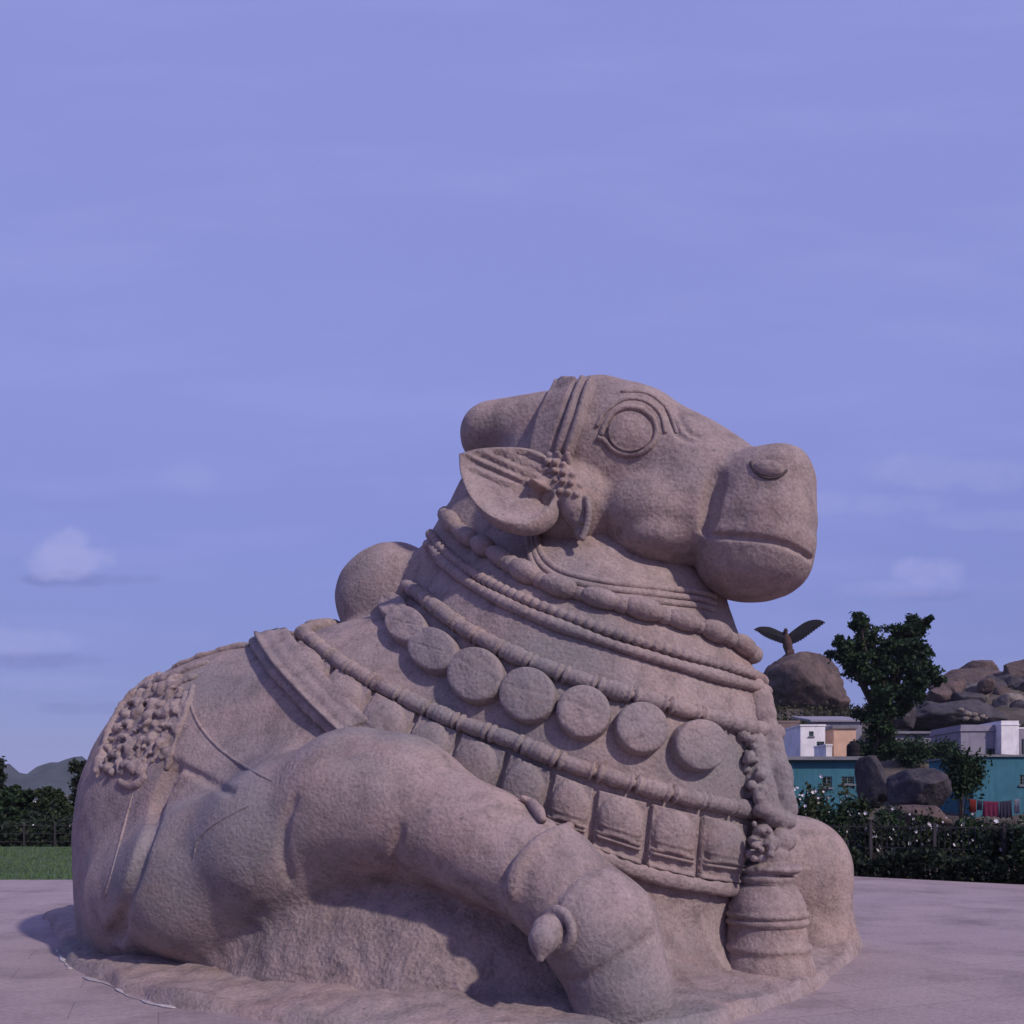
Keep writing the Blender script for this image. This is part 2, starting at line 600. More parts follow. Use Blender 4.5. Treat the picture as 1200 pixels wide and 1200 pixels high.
# hoof line, anklet crease, crease between rump and thigh
def groove(F_, pts, r, k=0.03, bvh=None):
    q = []
    for (px, py) in catmull(pts, 6):
        h = bvh.ray_cast(CAM_L, ray_l(px, py).normalized())
        if h[0] is not None:
            q.append((h[0], r))
    if len(q) > 1:
        F_.chain(q, k, 1.0, 'sub')


def ridge(F_, pts, r, k=0.04, bvh=None):
    q = []
    for (px, py) in catmull(pts, 6):
        h = bvh.ray_cast(CAM_L, ray_l(px, py).normalized())
        if h[0] is not None:
            q.append((h[0], r))
    if len(q) > 1:
        F_.chain(q, k, 1.0, 'add')


legV, legF = body.mesh()
LEG = bvh_of(legV, legF)
groove(body, [(668, 1152), (690, 1146), (730, 1122), (768, 1096)], 0.022, 0.02, LEG)
groove(body, [(592, 1048), (598, 1015), (622, 985), (660, 965)], 0.02, 0.03, LEG)
groove(body, [(640, 1085), (655, 1050), (680, 1022), (712, 1010)], 0.016, 0.03, LEG)
ridge(body, [(600, 1052), (606, 1018), (630, 988), (668, 968)], 0.03, 0.05, LEG)
groove(body, [(205, 898), (190, 930), (172, 980), (155, 1030), (140, 1085), (132, 1100)], 0.045, 0.10, LEG)
groove(body, [(340, 1035), (331, 1000), (332, 965), (345, 935)], 0.008, 0.06, LEG)
groove(body, [(465, 1030), (462, 1000), (470, 970)], 0.012, 0.05, LEG)
groove(body, [(199, 893), (222, 903), (248, 917), (270, 929)], 0.04, 0.02, LEG)
# uneven hand-cut surface, much rougher on the uncut belly rock
s, (x, y, z) = body.win((-9, -4, -1), (2, 3, 5))
dd = body.d
near = np.abs(dd) < 0.25
I, J, K = np.nonzero(near)
X, Y, Z = body.ax[0][I], body.ax[1][J], body.ax[2][K]
legdist = np.full(X.shape, 9.0)
for (a, ra), (b, rb) in zip(LEGQ[:-1], LEGQ[1:]):
    ba = b - a
    tt = np.clip(((X - a.x) * ba.x + (Y - a.y) * ba.y + (Z - a.z) * ba.z) / ba.length_squared, 0, 1)
    legdist = np.minimum(legdist, np.sqrt((X - a.x - tt * ba.x) ** 2 + (Y - a.y - tt * ba.y) ** 2 + (Z - a.z - tt * ba.z) ** 2) - (ra + (rb - ra) * tt))
n_soft = fbm(X * 1.6, Y * 1.6, Z * 1.6, 3, 3) * 0.012 + fbm(X * 7, Y * 7, Z * 7, 2, 21) * 0.0025
rough = np.clip((1.2 - Z) / 0.5, 0, 1) * np.clip(legdist / 0.12, 0, 1) * np.clip((-Y - 0.7) / 0.5, 0, 1) * np.clip((X + 4.5) / 0.6, 0, 1)
n_rough = fbm(X * 7.5, Y * 7.5, Z * 7.5, 3, 9) * 0.017
dd[I, J, K] += (n_soft + rough * n_rough).astype(np.float32)
V, F = body.mesh()
bo = mesh_obj('body', V, F, M_STONE, statue)
bo.data.materials.append(M_ROUGH)
C_ = V[F].mean(1)
rz_ = np.clip((1.2 - C_[:, 2]) / 0.5, 0, 1) * np.clip((-C_[:, 1] - 0.7) / 0.5, 0, 1) * np.clip((C_[:, 0] + 4.5) / 0.6, 0, 1)
ld_ = np.full(len(C_), 9.0)
for (a, ra), (b, rb) in zip(LEGQ[:-1], LEGQ[1:]):
    ba = np.array(b - a); pa_ = C_ - np.array(a)
    tt = np.clip(pa_ @ ba / (ba @ ba), 0, 1)
    ld_ = np.minimum(ld_, np.linalg.norm(pa_ - tt[:, None] * ba, axis=1) - (ra + (rb - ra) * tt))
bo.data.polygons.foreach_set('material_index', ((rz_ > 0.4) & (ld_ > 0.05)).astype(np.int32))
BODY = bvh_of(V, F)

# ------------------------------------------------------------------ bull: head
head = Field((-3.8, -1.5, 3.0), (0.75, 1.2, 5.9), 0.017)
HV = -0.24          # the head is turned a little towards the viewer


def HE(px, py, rx, rz, ry, k=0.12, pitch=0.0, v=0.0, power=2.0, op='add'):
    P, m = loc(px, py, v + HV)
    head.ell(P, (rx * m, ry, rz * m), k, pitch, op, power)


HE(700, 540, 84, 80, 0.66, 0.15)
HE(700, 482, 48, 34, 0.42, 0.12)                       # brow ridge / top
head.pchain([(578, 511, HV, 37), (655, 508, HV, 45)], 0.05, 1.25)       # rounded poll behind the strap
HE(645, 560, 55, 60, 0.55, 0.2)
head.pchain([(745, 535, HV, 68), (800, 565, HV, 66), (850, 588, HV, 56)], 0.15, 1.0)
HE(742, 508, 54, 42, 0.57, 0.18)                       # eye bulge
HE(683, 606, 60, 62, 0.80, 0.05)                       # round jaw muscle
HE(768, 612, 72, 60, 0.66, 0.10)                       # cheek
HE(775, 642, 58, 34, 0.62, 0.06)
HE(822, 605, 42, 52, 0.50, 0.2)
HE(895, 594, 59, 54, 0.56, 0.10, power=2.6)
head.pchain([(800, 520, HV, 26), (845, 548, HV, 24), (885, 562, HV, 24)], 0.2)            # upper muzzle
HE(884, 652, 66, 51, 0.52, 0.04, power=2.3)            # lower jaw
HE(905, 560, 42, 25, 0.47, 0.1, power=2.4)
HE(884, 630, 64, 34, 0.545, 0.10, power=2.6)
# mouth slit
def head_line(pts, r, k, op, bvh):
    (groove if op == 'sub' else ridge)(head, pts, r, k, bvh)


hV, hF = head.mesh()
HB = bvh_of(hV, hF)
head_line([(822, 620), (832, 627), (860, 629), (890, 632), (915, 637), (935, 645), (950, 655)], 0.030, 0.008, 'sub', HB)
head_line([(840, 558), (834, 590), (829, 617)], 0.02, 0.10, 'sub', HB)
head_line([(632, 612), (636, 640), (655, 663), (690, 671), (722, 668), (742, 661), (775, 672), (810, 675)], 0.02, 0.03, 'sub', HB)
head_line([(781, 478), (790, 500), (800, 512), (812, 516)], 0.014, 0.03, 'sub', HB)
head_line([(795, 486), (806, 505), (820, 512)], 0.012, 0.03, 'sub', HB)
near = np.abs(head.d) < 0.2
I, J, K = np.nonzero(near)
X, Y, Z = head.ax[0][I], head.ax[1][J], head.ax[2][K]
head.d[I, J, K] += (fbm(X * 2.2, Y * 2.2, Z * 2.2, 3, 5) * 0.008 + fbm(X * 9, Y * 9, Z * 9, 2, 25) * 0.002).astype(np.float32)
V, F = head.mesh()
mesh_obj('head', V, F, M_STONE, statue)
HEAD = bvh_of(V, F)
HEADOBJ = bpy.data.objects['head']


# ------------------------------------------------------------------ things laid on the surface
def hits(pxs, bvh):
    res, last = [], None
    for p in pxs:
        d = ray_l(p[0], p[1]).normalized()
        h = bvh.ray_cast(CAM_L, d)
        if h[0] is None:
            res.append(None)
        else:
            last = h[3]
            res.append((h[0], h[1]))
    valid = [i for i, r in enumerate(res) if r is not None]
    if not valid:
        return []
    for i, p in enumerate(pxs):
        if res[i] is None:
            j = min(valid, key=lambda q: abs(q - i))
            dist = (res[j][0] - CAM_L).length
            q = CAM_L + ray_l(p[0], p[1]).normalized() * dist
            n = bvh.find_nearest(q)
            res[i] = (n[0], n[1])
    return res


def smooth_pts(P, it=3):
    P = [p.copy() for p in P]
    for _ in range(it):
        Q = [p.copy() for p in P]
        for i in range(1, len(P) - 1):
            P[i] = Q[i] * 0.5 + (Q[i - 1] + Q[i + 1]) * 0.25
    return P


def resample(P, N, step):
    d = [0.0]
    for a, b in zip(P[:-1], P[1:]):
        d.append(d[-1] + (b - a).length)
    n = max(2, int(d[-1] / step))
    outP, outN, outS = [], [], []
    j = 0
    for i in range(n + 1):
        s = d[-1] * i / n
        while j < len(d) - 2 and d[j + 1] < s:
            j += 1
        t = (s - d[j]) / max(1e-6, d[j + 1] - d[j])
        outP.append(P[j].lerp(P[j + 1], t)); outN.append(N[j].lerp(N[j + 1], t).normalized()); outS.append(s)
    return outP, outN, outS


def loop_on(pxs, bvh, around=True, n=8):
    """trace a polyline of photo pixels onto the stone, carry it round the far side by symmetry"""
    H = hits(catmull(pxs, n), bvh)
    P = [h[0] for h in H]; N = [h[1] for h in H]
    P = smooth_pts(P, 2)
    if around:
        def bridge(a, b):
            out = []
            k = max(2, int((a - b).length / 0.12))
            for i in range(1, k):
                q = a.lerp(b, i / k)
                nn = bvh.find_nearest(q)
                out.append((nn[0], nn[1]))
            return out
        mir = lambda v: Vector((v.x, -v.y, v.z))
        e = bridge(P[-1], mir(P[-1]))
        s_ = bridge(mir(P[0]), P[0])
        P2 = P + [q[0] for q in e] + [mir(p) for p in reversed(P)] + [q[0] for q in s_] + [P[0].copy()]
        N2 = N + [q[1] for q in e] + [mir(p) for p in reversed(N)] + [q[1] for q in s_] + [N[0].copy()]
        P, N = smooth_pts(P2, 2), N2
    N = smooth_pts(N, 6)
    N = [n_.normalized() for n_ in N]
    return P, N


def sweep(name, P, N, rfun, parent, step=0.02, lift=0.4, seg=10, mat=None, flat=1.0):
    P, N, S = resample(P, N, step)
    n = len(P)
    rs = [rfun(s) for s in S]
    rm = max(rs)
    V, F = [], []
    for i in range(n):
        t = (P[min(i + 1, n - 1)] - P[max(i - 1, 0)]).normalized()
        nn = (N[i] - t * N[i].dot(t)).normalized()
        b = t.cross(nn)
        c = P[i] + nn * rm * lift
        for k in range(seg):
            a = 2 * math.pi * k / seg
            V.append(c + (nn * math.sin(a) * flat + b * math.cos(a)) * rs[i])
    for i in range(n - 1):
        for k in range(seg):
            k2 = (k + 1) % seg
            F.append((i * seg + k, (i + 1) * seg + k, (i + 1) * seg + k2, i * seg + k2))
    F.append(tuple(range(seg))); F.append(tuple((n - 1) * seg + k for k in range(seg))[::-1])
    return mesh_obj(name, V, F, mat or M_STONE, parent)


def patch(name, mapf, nu, nv, hfun, bvh, parent, mirror=False, mat=None, base=-0.05, mid=0.0):
    """a carved tile: photo-pixel lattice mapf(s,t) laid on the stone and raised by hfun(s,t)"""
    pts = [mapf(i / nu, j / nv) for j in range(nv + 1) for i in range(nu + 1)]
    H = hits(pts, bvh)
    N = [h[1] for h in H]
    for _ in range(4):
        M = []
        for j in range(nv + 1):
            for i in range(nu + 1):
                a = Vector((0, 0, 0))
                for dj in (-1, 0, 1):
                    for di in (-1, 0, 1):
                        if 0 <= i + di <= nu and 0 <= j + dj <= nv:
                            a += N[(j + dj) * (nu + 1) + i + di]
                M.append(a.normalized())
        N = M
    V, F = [], []
    for j in range(nv + 1):
        for i in range(nu + 1):
            k = j * (nu + 1) + i
            edge = i in (0, nu) or j in (0, nv)
            h = base if edge else hfun(i / nu, j / nv)
            V.append(H[k][0] + N[k] * h)
    for j in range(nv):
        for i in range(nu):
            a = j * (nu + 1) + i
            F.append((a, a + nu + 1, a + nu + 2, a + 1))
    o = mesh_obj(name, V, F, mat or M_STONE, parent)
    if mirror:
        mesh_obj(name, [Vector((v.x, 2 * mid - v.y, v.z)) for v in V], [f[::-1] for f in F], mat or M_STONE, parent)
    return o


def disc(name, px, py, rx, ry, rot, prof, bvh, parent, mirror=False, seg=40, extra=None, mat=None, mid=0.0):
    """prof: (radius fraction, height) from rim to centre"""
    cr, sr = math.cos(rot), math.sin(rot)
    pts = []
    for (q, h) in prof:
        for k in range(seg):
            a = 2 * math.pi * k / seg
            x, y = q * rx * math.cos(a), q * ry * math.sin(a)
            pts.append((px + x * cr - y * sr, py + x * sr + y * cr))
    pts.append((px, py))
    H = hits(pts, bvh)
    n0 = Vector((0, 0, 0))
    for h in H: n0 += h[1]
    n0.normalize()
    V, F = [], []
    for i, (q, h) in enumerate(prof):
        for k in range(seg):
            P, N = H[i * seg + k]
            e = extra(q * math.cos(2 * math.pi * k / seg), q * math.sin(2 * math.pi * k / seg)) if extra and q < 0.9 else 0
            V.append(P + n0 * (h + e))
    V.append(H[-1][0] + n0 * prof[-1][1])
    for i in range(len(prof) - 1):
        for k in range(seg):
            k2 = (k + 1) % seg
            F.append((i * seg + k, (i + 1) * seg + k, (i + 1) * seg + k2, i * seg + k2))
    c = len(V) - 1
    for k in range(seg):
        F.append(((len(prof) - 1) * seg + k, c, (len(prof) - 1) * seg + (k + 1) % seg))
    o = mesh_obj(name, V, F, mat or M_STONE, parent)
    if mirror:
        mesh_obj(name, [Vector((v.x, 2 * mid - v.y, v.z)) for v in V], [f[::-1] for f in F], mat or M_STONE, parent)
    return o


def wob(amp, f=9.0, seed=0):
    r = random.Random(seed)
    ph = [r.random() * 6.28 for _ in range(4)]
    return lambda s: amp * (math.sin(s * f + ph[0]) + 0.6 * math.sin(s * f * 2.3 + ph[1]) + 0.5 * math.sin(s * f * 0.41 + ph[2]))


# --- necklaces
# 1: big oval beads with ring spacers, close under the jaw
P, N = loop_on([(527, 608), (545, 628), (580, 652), (630, 682), (690, 702), (745, 716), (800, 732), (850, 750), (878, 768)], TORSO)
w1 = wob(0.008, 5, 1)
beadcord = sweep('necklace', P, N, lambda s: 0.052 + 0.018 * abs(math.sin(s * 26)) + w1(s), statue, 0.02, 0.4)


def bead_mesh(P, t, n, L, r, name, parent):
    b = t.cross(n).normalized()
    V, F = [], []
    nu, nv = 14, 9
    for j in range(nv + 1):
        f = -math.pi / 2 + math.pi * j / nv
        for i in range(nu):
            a = 2 * math.pi * i / nu
            c = math.cos(f) ** 0.75 if math.cos(f) > 0 else 0
            V.append(P + t * (L * math.sin(f)) + (b * math.cos(a) + n * math.sin(a)) * (r * c))
    for j in range(nv):
        for i in range(nu):
            i2 = (i + 1) % nu
            F.append((j * nu + i, j * nu + i2, (j + 1) * nu + i2, (j + 1) * nu + i))
    return mesh_obj(name, V, F, M_STONE, parent)


RP, RN, RS = resample(P, N, 0.06)
i = 2
while i < len(RP) - 4:
    r_ = 0.085 + 0.025 * rnd.random()
    t_ = (RP[i + 1] - RP[i - 1]).normalized()
    n_ = (RN[i] - t_ * RN[i].dot(t_)).normalized()
    bead_mesh(RP[i] + n_ * 0.05, t_, n_, 0.17, r_, 'bead', beadcord)
    i += 6

# 2: fine ribbed string with a plain rope right below it
base2 = [(508, 634), (525, 655), (560, 682), (620, 712), (700, 742), (760, 762), (830, 783), (893, 800)]
P, N = loop_on([(x, y - 5) for x, y in base2], TORSO)
sweep('ribbed_string', P, N, lambda s: 0.034 + 0.020 * abs(math.sin(s * 38)), statue, 0.011, 0.5, 10)
P, N = loop_on([(x, y + 9) for x, y in base2], TORSO)
w2 = wob(0.006, 4, 2)
sweep('rope_necklace', P, N, lambda s: 0.050 + 0.003 * math.sin(s * 75) + w2(s), statue, 0.012, 0.4, 10)


# 3 and 4: barrel segment strings
def barrel(pitch, r, seed):
    w = wob(0.004, 6, seed)
    def f(s):
        x = (s / pitch) % 1.0
        k = int(s / pitch)
        if x < 0.10: return r * 0.45
        if x < 0.2 or x > 0.9: return r * 1.05
        v = r * (0.82 + 0.16 * math.sin((x - 0.2) / 0.7 * math.pi))
        if k % 3 == 1: v *= 0.93 + 0.12 * abs(math.sin(x * 22))
        return v + w(s)
    return f


P, N = loop_on([(483, 690), (510, 712), (550, 741), (610, 772), (690, 802), (760, 822), (830, 842), (886, 856)], TORSO)
sweep('barrel_necklace', P, N, barrel(0.29, 0.076, 3), statue, 0.012, 0.35, 12)
P, N = loop_on([(352, 741), (385, 768), (420, 791), (480, 822), (540, 848), (600, 868), (660, 893), (740, 918), (820, 938), (886, 951)], TORSO)
sweep('barrel_necklace', P, N, barrel(0.31, 0.076, 4), statue, 0.012, 0.35, 12)

# folds of skin under the jaw
for k, dy in enumerate((0, 8, 16)):
    P, N = loop_on([(628 - k * 5, 612 + dy), (632 - k * 4, 645 + dy), (655 - k * 3, 668 + dy), (700, 680 + dy), (760, 688 + dy), (812, 693 + dy), (838, 699 + dy)], TORSO, False)
    sweep('neck_fold', P, N, lambda s: 0.032, statue, 0.03, -0.1, 8)

# --- medallions
prof = [(1.02, -0.08), (1.0, 0.06), (0.99, 0.085), (0.965, 0.103), (0.92, 0.112), (0.85, 0.117), (0.77, 0.120), (0.68, 0.123), (0.6, 0.125), (0.5, 0.127), (0.4, 0.128), (0.3, 0.129), (0.2, 0.13), (0.1, 0.130)]
for k, (x, y, r) in enumerate([(465, 719, 17), (481, 740, 24), (513, 767, 29), (562, 795, 32), (621, 818, 32), (684, 838, 31), (749, 856, 30), (815, 875, 30)]):
    a1, a2, a3 = rnd.uniform(0, 6), rnd.uniform(0, 6), rnd.uniform(-0.3, 0.3)
    ex = lambda p, q, a1=a1, a2=a2, a3=a3: -0.006 * math.exp(-((q - a3 - 0.25 * p * math.sin(a1)) / 0.05) ** 2) - 0.005 * math.exp(-((q + 0.4 - a3 - 0.2 * p) / 0.05) ** 2) + 0.005 * math.sin(6 * p + a2) * math.sin(5 * q + a1)
    disc('medallion', x, y, r * 1.04, r * (1.0 if k > 2 else 0.86), R(25), prof, TORSO, statue, k < 7, 56, ex)

# --- row of lotus plaques hanging from the lowest string
def plaque(corners, mirror=True, seed=0):
    (x0, y0), (x1, y1), (x2, y2), (x3, y3) = corners     # top left, top right, bottom right, bottom left
    def mp(s, t):
        return ((x0 * (1 - s) + x1 * s) * (1 - t) + (x3 * (1 - s) + x2 * s) * t,
                (y0 * (1 - s) + y1 * s) * (1 - t) + (y3 * (1 - s) + y2 * s) * t)
    def hf(s, t):
        a = abs(s - 0.5)
        h = 0.045
        e = (a / 0.44) ** 2 + ((t - 0.42) / 0.40) ** 2
        if e < 1 and t < 0.66:                                 # lotus dome
            h = 0.055 + 0.065 * math.sqrt(1 - e)
            if t > 0.5: h += 0.004 * math.sin(t * 60)
        elif 0.66 <= t < 0.80:                                 # mouldings under the dome
            h = 0.085 + 0.02 * math.sin((t - 0.66) * 90)
            if a > 0.42: h = 0.05
        elif t >= 0.80:                                        # plain foot panel
            h = 0.062 + (0.02 if t > 0.93 else 0) + 0.006 * math.sin(s * 23 + seed)
        return h
    patch('plaque', mp, 34, 44, hf, TORSO, statue, mirror)


row_t = [(352, 752), (395, 784), (440, 812), (492, 838), (542, 858), (598, 882), (650, 905), (698, 924), (760, 940), (818, 954), (876, 966)]
row_b = [(318, 778), (356, 824), (402, 866), (455, 906), (510, 934), (572, 958), (632, 976), (690, 992), (752, 1014), (812, 1028), (874, 1036)]
for k in range(10):
    a, b, c, d = row_t[k], row_t[k + 1], row_b[k + 1], row_b[k]
    ins = lambda p, q, f: (p[0] + (q[0] - p[0]) * f, p[1] + (q[1] - p[1]) * f)
    plaque((ins(a, b, 0.04), ins(a, b, 0.96), ins(d, c, 0.96), ins(d, c, 0.04)), True, k)

# border cloth of the collar, standing clear of the flank with a scalloped hem
P, N = loop_on([(300, 757), (325, 790), (362, 828), (405, 868), (455, 908), (512, 938), (575, 962), (632, 980), (690, 998), (752, 1021), (812, 1035), (874, 1043)], TORSO)
sweep('collar_border', P, N, lambda s: 0.055 + 0.012 * abs(math.sin(s * 4.5)) + 0.004 * math.sin(s * 40), statue, 0.03, 0.9, 12, None, 0.6)
bp = [(300, 757), (325, 790), (362, 828), (405, 868)]
bq = [(340, 742), (372, 780), (404, 812), (442, 850)]


def mp(s, t):
    i = min(2, int(s * 3)); f = s * 3 - i
    a = [bp[i][q] * (1 - f) + bp[i + 1][q] * f for q in (0, 1)]
    b = [bq[i][q] * (1 - f) + bq[i + 1][q] * f for q in (0, 1)]
    return (a[0] * (1 - t) + b[0] * t, a[1] * (1 - t) + b[1] * t)


patch('collar_cloth', mp, 60, 14, lambda s, t: 0.14 - 0.03 * t + 0.004 * math.sin(t * 18) + (0.02 if t < 0.16 else 0), TORSO, statue, True)

# --- head: strap, eye, nostril
sL = [(655, 449), (644, 470), (634, 495), (626, 522), (622, 540)]
sR = [(700, 452), (692, 475), (684, 500), (675, 525), (670, 548)]


def mp(s, t):
    i = min(3, int(s * 4)); f = s * 4 - i
    a = [sL[i][q] * (1 - f) + sL[i + 1][q] * f for q in (0, 1)]
    b = [sR[i][q] * (1 - f) + sR[i + 1][q] * f for q in (0, 1)]
    return (a[0] * (1 - t) + b[0] * t, a[1] * (1 - t) + b[1] * t)


def strap_h(s, t):
    h = 0.10
    if t > 0.62: h = 0.115
    if abs(t - 0.60) < 0.05: h = 0.06
    if abs(t - 0.80) < 0.04: h = 0.08
    return h


patch('head_strap', mp, 40, 24, strap_h, HEAD, HEADOBJ, True, mid=HV)
P, N = loop_on([(700, 513), (708, 516), (716, 525), (730, 532), (748, 532), (762, 524), (770, 508), (766, 492), (752, 480), (735, 477), (720, 483), (710, 496), (704, 511)], HEAD, False)
eye = disc('eye', 738, 507, 25, 23, 0, [(1.05, -0.05), (1.0, 0.035), (0.96, 0.032), (0.8, 0.040), (0.5, 0.046), (0.2, 0.048)], HEAD, HEADOBJ, True, 40, mid=HV)
sweep('eye_rim', P, N, lambda s: 0.026, HEADOBJ, 0.02, 0.1, 8)
P, N = loop_on([(699, 500), (710, 482), (732, 468), (756, 470), (774, 486), (780, 508)], HEAD, False)
sweep('eyelid', P, N, lambda s: 0.019, HEADOBJ, 0.02, 0.0, 8)
P, N = loop_on([(728, 459), (758, 461), (782, 480), (793, 508)], HEAD, False)
sweep('eyelid', P, N, lambda s: 0.018, HEADOBJ, 0.02, 0.0, 8)
disc('nostril', 901, 549, 20, 10.5, R(8), [(1.0, -0.02), (0.96, -0.01), (0.88, 0.018), (0.5, 0.035), (0.15, 0.04)], HEAD, HEADOBJ, True, 30, mid=HV)
P, N = loop_on([(880, 541), (884, 552), (897, 560), (912, 559), (922, 551)], HEAD, False)
M_CREVICE_SHADE = plain('painted_crevice_shade', (0.10, 0.08, 0.08), 0.95, 0.2, 8)  # darkened stone colour paints the crease's shade onto the nostril rim
sweep('nostril_rim', P, N, lambda s: 0.012, HEADOBJ, 0.02, 0.3, 8, M_CREVICE_SHADE)

# --- ear: leaf-shaped dish facing the viewer
ear_out = [(538, 532), (560, 526), (590, 524), (620, 526), (642, 536), (653, 556), (652, 580), (641, 601), (621, 613), (596, 613), (570, 602), (551, 582), (540, 556)]


def build_ear(sign):
    C = catmull(ear_out + [ear_out[0]], 6)[:-1]
    n = len(C)
    cpx, cpy = 612, 563
    ev = lambda px, py: -1.04 - 0.34 * (650 - px) / 112 + 0.26 * (570 - py) / 85
    rings = [1.0, 0.97, 0.92, 0.85, 0.75, 0.65, 0.55, 0.45, 0.35, 0.25, 0.15, 0.07]
    V, F = [], []
    for back in (0, 1):
        for q in rings:
            for (x, y) in C:
                px, py = cpx + (x - cpx) * q, cpy + (y - cpy) * q
                v = ev(px, py)
                if not back:
                    dish = 0.065 * (1 - q * q) ** 0.8
                    lay = (py - cpy) - 0.42 * (px - cpx)
                    if lay < 16 and q < 0.95:
                        dish += 0.022 * math.sin(lay * 0.55) * min(1, (1 - q) * 6)
                    dish += 0.16 * math.exp(-(((px - 634) / 9) ** 2 + ((py - 581) / 7) ** 2))
                    dish -= 0.17 * math.exp(-(((px - 630) / 10) ** 2 + ((py - 567) / 6) ** 2))
                    dish -= 0.02 * math.exp(-(((q - 0.93) / 0.05) ** 2))
                    P, m = loc(px, py, v)
                    # push along the lateral axis so that the dish has real depth
                    V.append(P + Vector((0, dish, 0)))
                else:
                    P, m = loc(px, py, v)
                    V.append(P + Vector((0.02, 0.10 + 0.30 * (1 - q * q) ** 0.6, -0.07 * q)))
    NR = len(rings)
    for b in (0, 1):
        o = b * NR * n
        for i in range(NR - 1):
            for k in range(n):
                k2 = (k + 1) % n
                f = (o + i * n + k, o + i * n + k2, o + (i + 1) * n + k2, o + (i + 1) * n + k)
                F.append(f if b else f[::-1])
        cap_ = [o + (NR - 1) * n + k for k in range(n)]
        F.append(tuple(cap_) if b else tuple(cap_[::-1]))
    for k in range(n):
        k2 = (k + 1) % n
        F.append((k, k2, NR * n + k2, NR * n + k))
    if sign < 0:
        V = [Vector((v.x, 2 * HV - v.y, v.z)) for v in V]
        F = [f[::-1] for f in F]
    o = mesh_obj('ear', V, F, M_STONE, HEADOBJ)
    bm = bmesh.new(); bm.from_mesh(o.data); bmesh.ops.recalc_face_normals(bm, faces=bm.faces); bm.to_mesh(o.data); bm.free()


build_ear(1)
build_ear(-1)

# --- ear pendant: ringed tassel in front of the ear
pend = Field((-2.5, -1.45, 3.7), (-1.3, -0.6, 5.0), 0.011)
pv = -0.92


def PD(F_, px, py, v, r, k=0.02, op='add', sq=None):
    P, m = loc(px, py, v)
    rr = r * m
    F_.ell(P, sq and tuple(rr * q for q in sq) or (rr, rr, rr), k, 0, op)


axis = [(646, 536), (654, 546), (662, 558), (667, 570), (671, 583), (675, 597), (679, 612), (680, 626)]
rad = [9, 13, 16, 18, 22, 23, 13, 8]
for (x, y), r in zip(axis, rad):
    PD(pend, x, y, pv, r * 0.82, 0.05)
for (x, y), r, nb in ((axis[1], 15, 8), (axis[2], 18, 9), (axis[3], 20, 11), (axis[4], 22, 12), (axis[6], 11, 7)):
    P, m = loc(x, y, pv)
    for k in range(nb):
        a = 2 * math.pi * k / nb
        q = P + Vector((math.cos(a) * r * m * 0.92, math.sin(a) * r * m * 0.92, -math.cos(a) * r * m * 0.30))
        pend.ell(q, (0.030, 0.030, 0.028), 0.012)
for k in range(10):
    t = k / 9
    PD(pend, 688 - 6 * t * t + 3 * math.sin(t * 3), 585 + 45 * t, pv - 0.10, 4.2, 0.01)
V, F = pend.mesh()
mesh_obj('ear_pendant', V, F, M_STONE, HEADOBJ)

# --- tassel string and bell on the chest
BV = -0.50
tas = Field((-0.95, -1.15, 0.8), (0.65, 0.5, 3.2), 0.013)
tas.pchain([(884, 806, -0.2, 13), (888, 820, -0.24, 15), (893, 840, -0.28, 17)], 0.05)
tas.pchain([(896, 862, -0.30, 20), (908, 905, -0.34, 18), (920, 948, -0.36, 15)], 0.04)
tas.pchain([(882, 870, -0.52, 15), (891, 915, -0.56, 14), (905, 955, -0.56, 13)], 0.05)
for k in range(34):
    t = k / 33
    px = 866 + 20 * t + rnd.uniform(-9, 13)
    py = 850 + 92 * t + rnd.uniform(-3, 3)
    PD(tas, px, py, -0.62 + rnd.uniform(-0.1, 0.05), rnd.uniform(4.5, 8.5), 0.012, 'add', (1, 1, rnd.uniform(0.7, 1.2)))
for (x, y, v, r) in ((893, 950, -0.70, 11), (917, 962, -0.42, 16), (906, 958, -0.6, 13), (893, 975, -0.68, 13), (915, 985, -0.45, 19), (899, 990, -0.66, 14), (884, 985, -0.72, 9), (880, 1000, -0.70, 8), (905, 1003, -0.52, 18)):
    PD(tas, x, y, v, r, 0.025, 'add', (1, 1, 0.8))
for k in range(16):
    PD(tas, rnd.uniform(880, 905), rnd.uniform(965, 1010), -0.80 + rnd.uniform(-0.06, 0.04), rnd.uniform(3, 6), 0.012)
P, m = loc(906, 1018, BV)
tas.ell(P, (0.24, 0.24, 0.06), 0.02)
near = np.abs(tas.d) < 0.08
I, J, K = np.nonzero(near)
X, Y, Z = tas.ax[0][I], tas.ax[1][J], tas.ax[2][K]
tas.d[I, J, K] += (fbm(X * 9, Y * 9, Z * 9, 3, 31) * 0.012).astype(np.float32)
V, F = tas.mesh()
mesh_obj('tassel', V, F, M_STONE, statue)


def lathe(name, c, prof, parent, seg=48, mat=None):
    V, F = [], []
    for (r, z) in prof:
        for k in range(seg):
            a = 2 * math.pi * k / seg
            V.append((c[0] + r * math.cos(a), c[1] + r * math.sin(a), z))
    for i in range(len(prof) - 1):
        for k in range(seg):
            k2 = (k + 1) % seg
            F.append((i * seg + k, i * seg + k2, (i + 1) * seg + k2, (i + 1) * seg + k))
    F.append(tuple(range(seg))[::-1]); F.append(tuple((len(prof) - 1) * seg + k for k in range(seg)))
    return mesh_obj(name, V, F, mat or M_STONE, parent)


